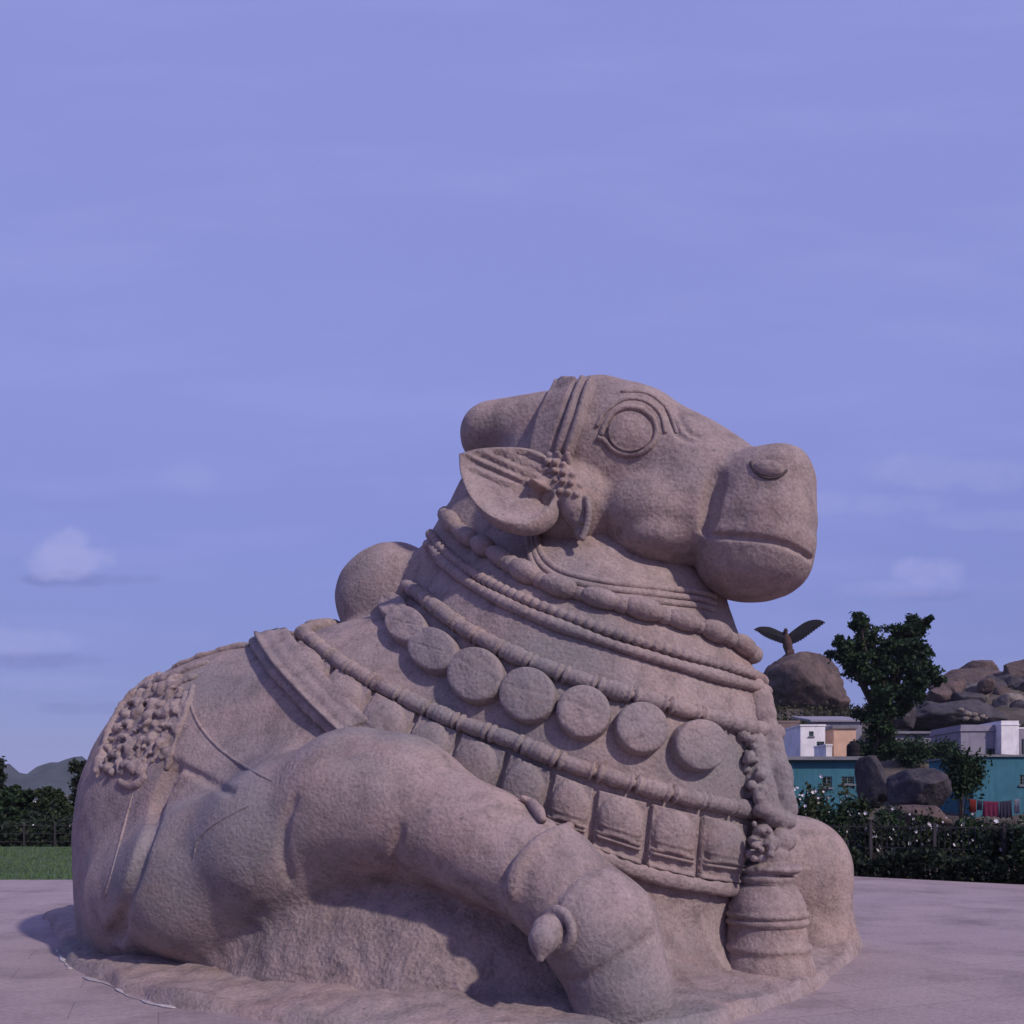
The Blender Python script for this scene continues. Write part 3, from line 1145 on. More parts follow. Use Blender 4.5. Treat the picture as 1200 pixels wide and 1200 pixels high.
Pb, mb = loc(898, 1135, BV)
Pt, mt = loc(905, 1016, BV)
z0, z1 = -0.02, Pt.z
bz = lambda py: loc(900, py, BV)[0].z
W = lambda px: px * mb
bell = lathe('bell', (Pb.x, Pb.y), [(W(56), -0.05), (W(55), bz(1130)), (W(51), bz(1118)), (W(49), bz(1114)), (W(51.5), bz(1111)), (W(51.5), bz(1106)), (W(47.5), bz(1103)),
    (W(45.5), bz(1086)), (W(45), bz(1083)), (W(48.5), bz(1081)), (W(48.5), bz(1077)), (W(45.5), bz(1075.5)), (W(45.5), bz(1073.5)), (W(48), bz(1072)), (W(48), bz(1068)), (W(44.5), bz(1066)),
    (W(45.5), bz(1061)), (W(43), bz(1056)), (W(40), bz(1048)), (W(34), bz(1039)), (W(28), bz(1035)), (W(32), bz(1032)), (W(32), bz(1027)), (W(28), bz(1025)), (W(28), bz(1023)), (W(31), bz(1021)), (W(31), bz(1018)), (W(27), bz(1014)), (W(15), bz(1008))], statue)

# --- dewclaw with its ring on the near leg
dew = Field((-2.6, -3.35, 0.05), (-0.6, -2.1, 1.1), 0.012)
P, m = loc(642, 1092, -2.76)
dew.chain([(P + Vector((0.12, 0.25, 0.02)), 0.115), (P, 0.11)], 0.04)
Pe, _ = loc(633, 1110, -2.90)
dew.chain([(P, 0.105), (P.lerp(Pe, 0.6), 0.095), (Pe + Vector((0, 0, -0.07)), 0.03)], 0.03)
for k in range(28):
    a = 2 * math.pi * k / 28
    q = P + Vector((math.cos(a) * 0.125 + 0.05, 0.04 - 0.06 * math.cos(a), math.sin(a) * 0.135 + 0.01))
    dew.ell(q, (0.030, 0.030, 0.030), 0.03)
V, F = dew.mesh()
mesh_obj('dewclaw', V, F, M_STONE, statue)
# pointed end of the anklet cord
P, N = loop_on([(608, 938), (618, 944), (628, 954), (636, 966)], LEG, False)
sweep('anklet_tip', P, N, lambda s: 0.02 + 0.03 * math.sin(min(1, s / 0.4) * math.pi), statue, 0.02, 0.6, 8)

# thin raised seams on rump and thigh
for line, r in (([(158, 922), (145, 970), (132, 1020), (120, 1062)], 0.015), ([(220, 812), (231, 845), (255, 875), (290, 900), (325, 918)], 0.016), ([(226, 1010), (232, 985), (248, 968), (275, 952), (300, 940)], 0.013)):
    P, N = loop_on(line, BODY, False)
    ln = sum((b - a).length for a, b in zip(P[:-1], P[1:]))
    sweep('seam', P, N, lambda s, r=r, ln=ln: r * 1.15 * min(1, 0.15 + 2.5 * math.sin(math.pi * min(1, s / ln))), statue, 0.03, -0.25, 8)
# --- garland and tail ornament over the rump
gar = Field((-8.6, -1.9, 1.4), (-4.6, 0.9, 3.75), 0.016)
G = []
r5 = random.Random(5)
poly_rows = [(798, 172, 214), (812, 160, 212), (826, 152, 206), (840, 144, 204), (855, 138, 200), (868, 132, 198), (880, 126, 196), (893, 120, 190), (904, 118, 172)]
pts = []
for (y, xa, xb) in poly_rows:
    x = xa
    while x < xb:
        pts.append((x + r5.uniform(-3, 3), y + r5.uniform(-4, 4)))
        x += r5.uniform(6, 10)
for h in hits(pts, BODY):
    if h is None: continue
    r = r5.uniform(0.035, 0.085)
    c = h[0] - h[1] * r * 0.15
    if r5.random() < 0.35:                                # little curls
        for k in range(9):
            a = 5.2 * k / 8 + r5.random()
            q = c + Vector((math.cos(a) * 0.07, 0.02 * k / 8, math.sin(a) * 0.07))
            gar.ell(q, (0.026, 0.045, 0.026), 0.02)
    else:
        gar.ell(c, (r * r5.uniform(0.7, 1.3), r, r * r5.uniform(0.7, 1.4)), 0.02)
for line, r in (([(165, 808), (190, 797), (220, 785), (242, 777)], 0.045), ([(172, 818), (200, 806), (228, 793)], 0.035), ([(205, 782), (232, 771), (262, 762), (292, 757)], 0.035),
                ([(196, 900), (208, 860), (222, 822), (226, 806)], 0.03), ([(205, 860), (216, 825), (218, 812)], 0.025), ([(140, 916), (155, 922), (170, 912)], 0.035), ([(118, 900), (132, 850), (155, 812), (185, 790)], 0.05)):
    H = hits(catmull(line, 5), BODY)
    gar.chain([(h[0], r) for h in H], 0.02)
I, J, K = np.nonzero(np.abs(gar.d) < 0.08)
X, Y, Z = gar.ax[0][I], gar.ax[1][J], gar.ax[2][K]
gar.d[I, J, K] += (fbm(X * 8, Y * 8, Z * 8, 3, 33) * 0.016).astype(np.float32)
V, F = gar.mesh()
mesh_obj('rump_garland', V, F, M_STONE, statue)

# --- plinth of living rock
def ground(px, py):
    Y_ = CAM_H * FOC / (py - HY)
    w = Vector(((px - CX) / FOC * Y_, Y_, 0)) - ORG
    return (w.dot(A), w.dot(B))


edge = [ground(*p) for p in [(42, 1066), (56, 1086), (64, 1108), (82, 1135), (100, 1145), (125, 1152), (147, 1164), (178, 1175), (240, 1187), (300, 1198), (400, 1212), (520, 1222), (730, 1222), (850, 1205), (935, 1172), (985, 1142), (1012, 1112), (1030, 1072)]]
edge += [(0.8, 2.6), (-1.5, 3.0), (-4.5, 2.9), (-7.2, 2.4)]
edge = np.array(edge)
# roughen the outline
E2 = []
for i in range(len(edge)):
    a, b = edge[i], edge[(i + 1) % len(edge)]
    n = max(2, int(np.hypot(*(b - a)) / 0.12))
    for k in range(n):
        E2.append(a + (b - a) * k / n)
E2 = np.array(E2)
E2 = E2 + 0.05 * np.stack([fbm(E2[:, 0] * 2, E2[:, 1] * 2, E2[:, 0] * 0, 3, 41), fbm(E2[:, 0] * 2, E2[:, 1] * 2, E2[:, 0] * 0 + 7, 3, 42)], 1)
h_ = 0.035
gx = np.arange(-9.6, 1.9, h_); gy = np.arange(-3.6, 3.3, h_)
GX, GY = np.meshgrid(gx, gy, indexing='ij')
dist = np.full(GX.shape, 1e9); inside = np.zeros(GX.shape, bool)
n = len(E2)
for i in range(n):
    a, b = E2[i], E2[(i + 1) % n]
    ba = b - a
    t = np.clip(((GX - a[0]) * ba[0] + (GY - a[1]) * ba[1]) / (ba @ ba + 1e-12), 0, 1)
    dist = np.minimum(dist, np.hypot(GX - a[0] - t * ba[0], GY - a[1] - t * ba[1]))
    c = ((a[1] > GY) != (b[1] > GY)) & (GX < (b[0] - a[0]) * (GY - a[1]) / (b[1] - a[1] + 1e-12) + a[0])
    inside ^= c
sd = np.where(inside, dist, -dist)
ss = np.clip(sd / 0.06, 0, 1); ss = ss * ss * (3 - 2 * ss)
HZ = -0.05 + ss * (0.15 + 0.04 * fbm(GX * 1.5, GY * 1.5, GX * 0, 3, 51) + 0.016 * fbm(GX * 6, GY * 6, GX * 0, 3, 52)) + np.clip(sd - 0.1, 0, 0.6) * 0.10
keep = sd > -0.12
idx = -np.ones(GX.shape, int)
idx[keep] = np.arange(keep.sum())
V = np.stack([GX[keep], GY[keep], HZ[keep]], 1)
q = np.stack([idx[:-1, :-1], idx[1:, :-1], idx[1:, 1:], idx[:-1, 1:]], -1).reshape(-1, 4)
q = q[(q >= 0).all(1)]
mesh_obj('rock_base', V, q, M_STONE, statue)
# crumbling lime mortar where the paving meets the rock
M_MORTAR = plain('lime_mortar', (0.40, 0.36, 0.37), 0.95, 0.35, 9, 0.4)
for line in ([(66, 1113), (74, 1126), (82, 1136)], [(98, 1146), (112, 1150), (126, 1154), (138, 1160), (148, 1167), (163, 1172), (178, 1177), (205, 1182)]):
    pp = [Vector((*ground(*p), 0.004)) for p in catmull(line, 6)]
    wv = wob(0.012, 9, len(pp))
    sweep('mortar_line', pp, [Vector((0, 0, 1))] * len(pp), lambda s: max(0.004, 0.012 + wv(s)), statue, 0.03, 0.05, 6, M_MORTAR, 0.35)

# ================================================================== place around the statue
def Wp(px, py, Y):
    return Vector(((px - CX) / FOC * Y, Y, CAM_H + (HY - py) / FOC * Y))


def terrain(X, Y):
    ramp = np.interp(Y, [0, 24, 50, 62, 76, 92, 120, 150, 200, 300, 420], [-0.3, -0.12, 0.3, 0.9, 4.6, 6.6, 11.2, 17.2, 20.0, 20.0, -2.0])
    side = np.clip((X / np.maximum(Y, 1) - 0.13) / 0.14, 0, 1)
    side = side * side * (3 - 2 * side)
    ridge_ = np.clip((X / np.maximum(Y, 1) - 0.42) / 0.06, 0, 1) * np.clip((Y - 112) / 30, 0, 1) * np.clip((260 - Y) / 60, 0, 1)
    ramp = ramp + 4.6 * ridge_
    return -0.45 + (ramp + 0.45) * side + side * np.clip((Y - 26) / 40, 0, 1) * 0.7 * fbm(X * 0.09, Y * 0.09, X * 0, 4, 61)


def sheet(name, pts, z, mat, kind='structure'):
    o = mesh_obj(name, [(x, y, z) for x, y in pts], [tuple(range(len(pts)))], mat, None, False)
    return tag(o, None, None, None, kind)


M_GROUND = plain('dry_grass_ground', (0.062, 0.080, 0.040), 0.95, 0.5, 0.25, 0.3)
M_LAWN = plain('lawn_green', (0.065, 0.100, 0.050), 0.95, 0.35, 0.8, 0.3)


def paving_mat():
    m, t, p = new_mat('stone_paving')
    co = t.n('ShaderNodeTexCoord')
    O = co.outputs['Object']
    mp = t.n('ShaderNodeMapping'); mp.inputs['Rotation'].default_value = (0, 0, R(-21))
    t.l(O, mp.inputs[0])
    br = t.n('ShaderNodeTexBrick', i_Scale=1.0)
    br.inputs['Brick Width'].default_value = 1.2
    br.inputs['Row Height'].default_value = 0.6
    br.inputs['Mortar Size'].default_value = 0.006
    br.inputs['Mortar Smooth'].default_value = 0.6
    br.inputs['Color1'].default_value = (0.325, 0.255, 0.268, 1)
    br.inputs['Color2'].default_value = (0.355, 0.280, 0.288, 1)
    br.inputs['Mortar'].default_value = (0.265, 0.21, 0.225, 1)
    t.l(mp.outputs[0], br.inputs['Vector'])
    n1 = t.n('ShaderNodeTexNoise', i_Scale=0.7, i_Detail=8.0, i_Roughness=0.7)
    n2 = t.n('ShaderNodeTexNoise', i_Scale=22.0, i_Detail=5.0, i_Roughness=0.7)
    for n in (n1, n2): t.l(O, n.inputs['Vector'])
    c = t.mix(1.0, br.outputs[0], t.ramp(n1.outputs[0], [(0.3, 0.60), (0.5, 0.97), (0.75, 1.14)]), 'MULTIPLY')
    c = t.mix(1.0, c, t.ramp(n2.outputs[0], [(0.3, 0.80), (0.55, 1.0), (0.75, 1.14)]), 'MULTIPLY')
    t.l(c, p.inputs['Base Color'])
    b = t.n('ShaderNodeBump', i_Strength=0.5, i_Distance=0.02)
    t.l(t.m('ADD', n2.outputs[0], t.m('MULTIPLY', br.outputs[1], -0.5)), b.inputs['Height'])
    t.l(b.outputs[0], p.inputs['Normal'])
    return m


M_PAVE = paving_mat()
sheet('ground', [(-6000, -300), (6000, -300), (6000, 8000), (-6000, 8000)], -0.30, M_GROUND)
sheet('lawn', [(-60, 18.0), (-3.0, 18.0), (-3.0, 36.5), (-60, 38.0)], -0.12, M_LAWN)
pv_pts = [(-40, -30), (40, -30), (40, -6.5), (9.8, 17.65), (7.35, 19.75), (-5.0, 18.95), (-40, 18.3)]
bm = bmesh.new()
vs_ = [bm.verts.new((x, y, 0)) for x, y in pv_pts]
f_ = bm.faces.new(vs_)
ex_ = bmesh.ops.extrude_face_region(bm, geom=[f_])
for g in ex_['geom']:
    if isinstance(g, bmesh.types.BMVert): g.co.z = -0.35
bmesh.ops.recalc_face_normals(bm, faces=bm.faces)
me = bpy.data.meshes.new('pavement'); bm.to_mesh(me); bm.free(); me.materials.append(M_PAVE)
tag(link(bpy.data.objects.new('pavement', me)), None, None, None, 'structure')

# hillside on the right
hx = np.linspace(2, 330, 165); hy_ = np.linspace(21, 420, 150)
HX, HY_ = np.meshgrid(hx, hy_, indexing='ij')
HZ_ = terrain(HX, HY_)
V = np.stack([HX.ravel(), HY_.ravel(), HZ_.ravel()], 1)
ii = np.arange(HX.size).reshape(HX.shape)
Fq = np.stack([ii[:-1, :-1], ii[1:, :-1], ii[1:, 1:], ii[:-1, 1:]], -1).reshape(-1, 4)
M_HILL = plain('scrub_earth', (0.085, 0.070, 0.060), 0.95, 0.5, 0.35, 0.5)
tag(mesh_obj('hillside', V, Fq, M_HILL), None, None, None, 'structure')
# low hills far off on the left
M_FARHILL = plain('far_hill', (0.035, 0.045, 0.045), 0.95, 0.6, 0.02)
hx = np.linspace(-1700, -300, 180); hy_ = np.linspace(1250, 1750, 40)
HX, HY_ = np.meshgrid(hx, hy_, indexing='ij')
prof_ = 62 * np.exp(-((HX + 690) / 75) ** 2) + 50 * np.exp(-((HX + 820) / 60) ** 2) + 45 * np.exp(-((HX + 1250) / 170) ** 2) + 40 * np.exp(-((HX + 470) / 100) ** 2)
HZ_ = prof_ * np.exp(-((HY_ - 1450) / 130) ** 2) * 1.25 + 11 * fbm(HX * 0.03, HY_ * 0.03, HX * 0, 4, 71) - 4
HZ_[0, :] = HZ_[-1, :] = -3; HZ_[:, 0] = HZ_[:, -1] = -3
V = np.stack([HX.ravel(), HY_.ravel(), HZ_.ravel()], 1)
ii = np.arange(HX.size).reshape(HX.shape)
Fq = np.stack([ii[:-1, :-1], ii[1:, :-1], ii[1:, 1:], ii[:-1, 1:]], -1).reshape(-1, 4)
tag(mesh_obj('hills', V, Fq, M_FARHILL), None, None, None, 'structure')

# ------------------------------------------------------------------ foliage
def leaf_mat(name, c):
    m, t, p = new_mat(name)
    g = t.n('ShaderNodeObjectInfo')
    geo = t.n('ShaderNodeNewGeometry')
    c1 = t.ramp(geo.outputs['Random Per Island'], [(0.0, tuple(x * 0.55 for x in c)), (0.5, c), (1.0, (c[0] * 1.7, c[1] * 1.5, c[2] * 1.2))])
    t.l(c1, p.inputs['Base Color'])
    p.inputs['Roughness'].default_value = 0.65
    tr = t.n('ShaderNodeBsdfTranslucent')
    t.l(c1, tr.inputs[0])
    mx = t.n('ShaderNodeMixShader', i_0=0.2)
    t.l(p.outputs[0], mx.inputs[1]); t.l(tr.outputs[0], mx.inputs[2])
    out = [n for n in m.node_tree.nodes if n.type == 'OUTPUT_MATERIAL'][0]
    t.l(mx.outputs[0], out.inputs[0])
    return m


M_LEAF = leaf_mat('dark_leaves', (0.024, 0.048, 0.024))
M_LEAF2 = leaf_mat('olive_leaves', (0.034, 0.050, 0.026))
M_LEAF3 = leaf_mat('deep_leaves', (0.024, 0.036, 0.024))
M_BARK = plain('bark', (0.060, 0.045, 0.040), 0.95, 0.4, 6, 0.4)
M_FLOWER = plain('white_petals', (0.62, 0.58, 0.62), 0.8, 0.1, 4)


def leaves(P, size, rs, aspect=0.55):
    """rhombic leaves at the points P"""
    n = len(P)
    d = rs.normal(size=(n, 3)); d /= np.linalg.norm(d, axis=1)[:, None]
    e = rs.normal(size=(n, 3)); e -= d * (e * d).sum(1)[:, None]; e /= np.linalg.norm(e, axis=1)[:, None]
    s = (size * rs.uniform(0.6, 1.35, n))[:, None]
    V = np.stack([P - d * s, P + e * s * aspect, P + d * s, P - e * s * aspect], 1).reshape(-1, 3)
    return V, np.arange(4 * n).reshape(-1, 4)


def crown_points(lobes, per, rs, sub=7):
    """lobes: (centre, radius): each lobe breaks into clumps, each clump holds leaves"""
    out = []
    for (c, r) in lobes:
        k = max(4, int(sub * (r ** 0.8) * 2))
        for _ in range(k):
            d = rs.normal(size=3); d /= np.linalg.norm(d)
            cc = np.array(c) + d * r * rs.uniform(0.25, 0.95) * np.array([1, 1, 0.85])
            rr = r * rs.uniform(0.22, 0.42)
            m = int(per * rs.uniform(0.6, 1.3))
            q = rs.normal(size=(m, 3)) * rr * 0.55
            q[:, 2] *= 0.75
            out.append(cc + q)
    return np.concatenate(out)


def tree(name, base, lobes, trunk_r, label, group, mat, per=70, size=0.2, seed=1, sub=7):
    rs = np.random.RandomState(seed)
    root = empty(name, base)
    tag(root, label, 'tree', group)
    b = Vector(base)
    tb = MB()
    cz = sum(l[0][2] for l in lobes) / len(lobes)
    cx_ = sum(l[0][0] for l in lobes) / len(lobes)
    cy_ = sum(l[0][1] for l in lobes) / len(lobes)
    fork = Vector(((cx_ - b.x) * 0.6, (cy_ - b.y) * 0.6, (cz - b.z) * 0.62))
    mid = fork * 0.5 + Vector((rs.uniform(-.1, .1), 0, 0)) * trunk_r * 5
    tb.tube([Vector((0, 0, -0.3)), mid, fork], [trunk_r * 1.25, trunk_r, trunk_r * 0.75], 9)
    for (c, r) in lobes:
        c = Vector(c) - b
        tb.tube([fork * rs.uniform(0.7, 1.0), (fork + c) * 0.5 + Vector((0, 0, -r * 0.2)), c, c + (c - fork).normalized() * r * 0.5], [trunk_r * 0.5, trunk_r * 0.35, trunk_r * 0.2, trunk_r * 0.08], 6)
        for _ in range(4):
            d = Vector(rs.normal(size=3)).normalized() * r * 0.85
            tb.tube([c, c + d], [trunk_r * 0.16, trunk_r * 0.05], 5)
    tb.build('trunk', M_BARK, root, True)
    P = crown_points([(np.array(c) - np.array(base), r) for c, r in lobes], per, rs, sub)
    V, F = leaves(P, size, rs)
    mesh_obj('crown', V, F, mat, root, False)
    return root


def px_lobes(spec, Y, rs):
    out = []
    for (px, py, rp) in spec:
        yy = Y + rs.uniform(-1, 1) * rp * Y / FOC * 0.8
        p = Wp(px, py, yy)
        out.append((tuple(p), rp * yy / FOC))
    return out


# the tall tree behind the houses on the right
rs_ = np.random.RandomState(3)
spec = [(1008, 731, 15), (1012, 752, 25), (990, 765, 17), (1030, 772, 24), (1058, 745, 20), (1078, 731, 14), (1070, 760, 20), (1052, 780, 24), (1082, 792, 20), (1062, 808, 24), (1035, 808, 22), (1020, 792, 20),
        (1022, 832, 21), (1030, 857, 19), (1050, 832, 19), (1016, 874, 16), (985, 750, 10), (1098, 797, 9), (1004, 776, 18), (1040, 757, 14), (1040, 880, 18)]
tb_ = Wp(1024, 905, 68)
tree('tall_tree', (tb_.x, tb_.y, terrain(np.array([tb_.x]), np.array([tb_.y]))[0] - 0.2), px_lobes(spec, 68, rs_), 0.34, 'tall dark broadleaf tree rising behind the turquoise house beside the balancing boulder', None, M_LEAF, 100, 0.185, 5, 6)

# ------------------------------------------------------------------ rocks
def rock_mat(name, c):
    m, t, p = new_mat(name)
    co = t.n('ShaderNodeTexCoord'); O = co.outputs['Object']
    n1 = t.n('ShaderNodeTexNoise', i_Scale=0.35, i_Detail=7.0, i_Roughness=0.65)
    n2 = t.n('ShaderNodeTexNoise', i_Scale=2.0, i_Detail=6.0, i_Roughness=0.7)
    for n in (n1, n2): t.l(O, n.inputs['Vector'])
    k = t.ramp(n1.outputs[0], [(0.3, tuple(x * 0.55 for x in c)), (0.5, c), (0.72, (c[0] * 1.35, c[1] * 1.25, c[2] * 1.15))])
    k = t.mix(1.0, k, t.ramp(n2.outputs[0], [(0.3, 0.75), (0.6, 1.05), (0.8, 1.2)]), 'MULTIPLY')
    t.l(k, p.inputs['Base Color'])
    mp = t.n('ShaderNodeMapping'); mp.inputs['Scale'].default_value = (0.55, 0.55, 0.08)
    n3 = t.n('ShaderNodeTexNoise', i_Scale=1.0, i_Detail=6.0, i_Roughness=0.7)
    t.l(O, mp.inputs[0]); t.l(mp.outputs[0], n3.inputs['Vector'])
    k = t.mix(t.m('MULTIPLY', t.m('MULTIPLY', t.m('SUBTRACT', n3.outputs[0], 0.5), 5.0, True), 0.7), k, tuple(x * 0.35 for x in c))
    cr = t.m('MULTIPLY', t.m('SUBTRACT', 0.012, t.m('ABSOLUTE', t.m('SUBTRACT', n1.outputs[0], 0.5))), 80.0, True)
    k = t.mix(t.m('MULTIPLY', cr, 0.8), k, tuple(x * 0.25 for x in c))
    t.l(k, p.inputs['Base Color'])
    b = t.n('ShaderNodeBump', i_Strength=0.7, i_Distance=0.3)
    t.l(n2.outputs[0], b.inputs['Height']); t.l(b.outputs[0], p.inputs['Normal'])
    return m


M_ROCK = rock_mat('brown_granite', (0.125, 0.090, 0.088))
M_ROCK_GREY = rock_mat('grey_granite', (0.072, 0.064, 0.078))
M_ROCK_PALE = rock_mat('pale_granite', (0.24, 0.205, 0.19))
ICO = {}


def ico(n):
    if n not in ICO:
        b = bmesh.new(); bmesh.ops.create_icosphere(b, subdivisions=n, radius=1.0)
        ICO[n] = (np.array([v.co[:] for v in b.verts]), np.array([[v.index for v in f.verts] for f in b.faces])); b.free()
    return ICO[n]


def rock(name, c, r, label, mat, group=None, seed=0, cuts=7, sub=5, amp=0.16, rot=0.0, cat='boulder'):
    V0, F0 = ico(sub)
    rs = np.random.RandomState(seed)
    V = V0.copy()
    V = V * (1 + amp * fbm(V[:, 0] * 1.3 + seed, V[:, 1] * 1.3, V[:, 2] * 1.3, 3, seed % 50))[:, None]
    for _ in range(cuts):
        d = rs.normal(size=3); d /= np.linalg.norm(d)
        lim = rs.uniform(0.55, 0.85)
        ex = V @ d - lim
        V = V - np.outer(np.maximum(ex, 0) * 0.9, d)
    V = V * (1 + 0.045 * fbm(V[:, 0] * 5, V[:, 1] * 5, V[:, 2] * 5, 4, seed % 40 + 3))[:, None]
    mx = np.abs(V).max(0)
    V = V / mx * np.array(r)
    o = mesh_obj(name, V, F0, mat)
    o.location = c
    o.rotation_euler = (0, rot, 0)
    tag(o, label, cat, group)
    return o


def px_rock(name, px, py, rx, ry, Y, label, mat, group=None, seed=0, depth=None, **kw):
    p = Wp(px, py, Y); m = Y / FOC
    return rock(name, p, (rx * m, (depth or (rx + ry) * 0.5) * m, ry * m), label, mat, group, seed, **kw)


# balancing boulder with the bird on it
px_rock('boulder', 943, 807, 54, 42, 150, 'huge rounded boulder carrying the winged bird statue above the houses', M_ROCK, None, 14, 46, cuts=9)
RG = 'boulders of the rocky ridge on the right'
for k, (px, py, rx, ry, Y, lab, mt) in enumerate([
    (1135, 803, 52, 20, 165, 'long low brown boulder running along the ridge right of the tall tree', M_ROCK),
    (1148, 786, 24, 12, 175, 'flat dark boulder lying on top of the long ridge boulder', M_ROCK),
    (1194, 790, 22, 17, 160, 'square block of rock standing highest at the right end of the ridge', M_ROCK),
    (1172, 818, 22, 22, 158, 'rounded boulder leaning below the square block on the ridge', M_ROCK),
    (1201, 822, 22, 26, 155, 'tall boulder cut off by the right edge below the square block', M_ROCK),
    (1164, 823, 10, 9, 150, 'small pale boulder perched below the long ridge boulder', M_ROCK_PALE),
    (1100, 822, 30, 16, 150, 'half hidden boulder right behind the crown of the tall tree', M_ROCK_GREY),
    (1112, 838, 62, 22, 118, 'wide grey rock slab sloping above the long shed roof', M_ROCK_GREY),
    (1060, 838, 16, 20, 112, 'upright grey rock beside the trunk of the tall tree', M_ROCK_GREY)]):
    px_rock('boulder', px, py, rx, ry, Y, lab, mt, RG, 30 + k, None, sub=5, cuts=16)
rr9 = random.Random(9)
where = ['at the left foot of the ridge', 'in the middle of the ridge', 'at the right end of the ridge']
for k in range(40):
    px = 1092 + 114 * (k + rr9.random()) / 40
    py = 846 - 44 * rr9.random() - 6 * (px > 1150)
    r = rr9.uniform(8, 17)
    px_rock('boulder', px, py, r * rr9.uniform(0.9, 1.4), r, rr9.uniform(128, 150), 'broken angular boulder among the jumble ' + where[int((px - 1090) / 40)], rr9.choice([M_ROCK, M_ROCK, M_ROCK, M_ROCK_GREY, M_ROCK_GREY, M_ROCK_PALE]), 'jumbled boulders ' + where[int((px - 1090) / 40)], 130 + k, None, sub=4, cuts=14)
for k, (px, py, r) in enumerate([(1125, 832, 4), (1133, 836, 5), (1141, 838, 4), (1131, 842, 4), (1144, 843, 5), (1150, 840, 4), (1157, 843, 4)]):
    px_rock('rubble_stone', px, py, r * 1.2, r * 0.8, 112, 'small pale stone in the rubble on the grey rock slab', M_ROCK_PALE, 'rubble stones on the grey slab', 60 + k, sub=2, cat='stone')
px_rock('boulder', 1076, 925, 36, 30, 46, 'dark brown boulder with a pale vein between the two turquoise houses', M_ROCK_GREY, None, 81, sub=5)
px_rock('boulder', 1022, 915, 20, 34, 50, 'dark upright rock at the corner of the left turquoise house', M_ROCK_GREY, None, 82, sub=4)
px_rock('boulder', 1080, 958, 40, 22, 40, 'low reddish brown rock in front of the boulder with a pale vein', M_ROCK, None, 83, sub=4)

# dry scrub on the slope between the houses and the ridge
rs2 = np.random.RandomState(84)
cx0, cy0 = rs2.uniform(28, 105, 420), rs2.uniform(106, 190, 420)
okc = (cx0 / cy0 > 0.25) & (cx0 / cy0 < 0.62) & ((cx0 / cy0 < 0.40) | (cy0 < 116))
cx0, cy0 = cx0[okc], cy0[okc]
PP = []
for x0, y0 in zip(cx0, cy0):
    k = rs2.randint(30, 90); w_ = rs2.uniform(0.5, 1.5)
    xx, yy = x0 + rs2.normal(size=k) * w_, y0 + rs2.normal(size=k) * w_
    PP.append(np.stack([xx, yy, terrain(xx, yy) + np.abs(rs2.normal(size=k)) * w_ * 0.45], 1))
V, F = leaves(np.concatenate(PP), 0.3, rs2)
tag(mesh_obj('scrub', V, F, leaf_mat('dry_scrub', (0.045, 0.048, 0.030)), None, False), None, None, None, 'stuff')

# ------------------------------------------------------------------ bird statue on the boulder
eg = empty('bird_statue', Wp(922, 768, 149.5))
tag(eg, 'dark statue of a large bird with both wings raised standing on the balancing boulder', 'statue')
M_BIRD = plain('dark_bird_paint', (0.013, 0.011, 0.015), 0.8, 0.4, 1.5)
M_BIRDB = plain('brown_bird_paint', (0.075, 0.042, 0.040), 0.8, 0.3, 1.5)
k_ = 149.5 / FOC
L_ = lambda px, py, dy=0.0: Vector(((px - 922) * k_, dy, (768 - py) * k_))
m_ = MB()
m_.tube([L_(925, 770), L_(925, 765), L_(923, 757), L_(922, 750), L_(921, 745), L_(920.5, 741)], [0.75, 0.62, 0.78, 0.72, 0.45, 0.3], 12)
m_.tube([L_(919.5, 743, -0.1), L_(920.5, 739, -0.15), L_(920, 736.5, -0.2)], [0.34, 0.36, 0.15], 10)
m_.tube([L_(920.5, 739, -0.3), L_(920, 738, -0.9)], [0.18, 0.03], 8)
m_.tube([L_(923, 762, -0.3), L_(921, 769, -0.8)], [0.3, 0.18], 8)
m_.tube([L_(928, 762, -0.2), L_(929, 769, -0.6)], [0.3, 0.18], 8)
m_.build('body', M_BIRDB, eg, True)


def wing(pts):
    """pts: (px, py of upper edge, py of lower edge) root to tip"""
    fine_ = catmull(pts, 4)
    pts = [tuple(q) for q in fine_]
    V, F = [], []
    n = len(pts)
    for i, (px, a, b) in enumerate(pts):
        th_ = 0.28 * (1 - i / n) + 0.05
        sw = -0.9 * i / n
        fe = -1.5 * (i % 2) * min(1, i / 8)
        for (py, dy) in ((a, 0), ((a + b) / 2, -th_), (b + fe, 0), ((a + b) / 2, th_)):
            V.append(L_(px, py, dy + sw))
    for i in range(n - 1):
        for k in range(4):
            k2 = (k + 1) % 4
            F.append((i * 4 + k, i * 4 + k2, (i + 1) * 4 + k2, (i + 1) * 4 + k))
    F += [(3, 2, 1, 0), tuple((n - 1) * 4 + k for k in range(4))]
    o = mesh_obj('wing', V, F, M_BIRD, eg, False)
    bm = bmesh.new(); bm.from_mesh(o.data); bmesh.ops.recalc_face_normals(bm, faces=bm.faces); bm.to_mesh(o.data); bm.free()


wing([(921, 742, 755), (914, 740, 754), (908, 737.5, 752.5), (902, 735.5, 750.5), (897, 735, 748.5), (892, 735, 746), (887, 736, 742.5), (882, 738.5, 740)])
wing([(923, 744, 756), (929, 739, 755), (935, 734.5, 753), (941, 730.5, 749.5), (947, 728, 745), (953, 727, 740.5), (959, 727.5, 736), (964.5, 730, 732)])

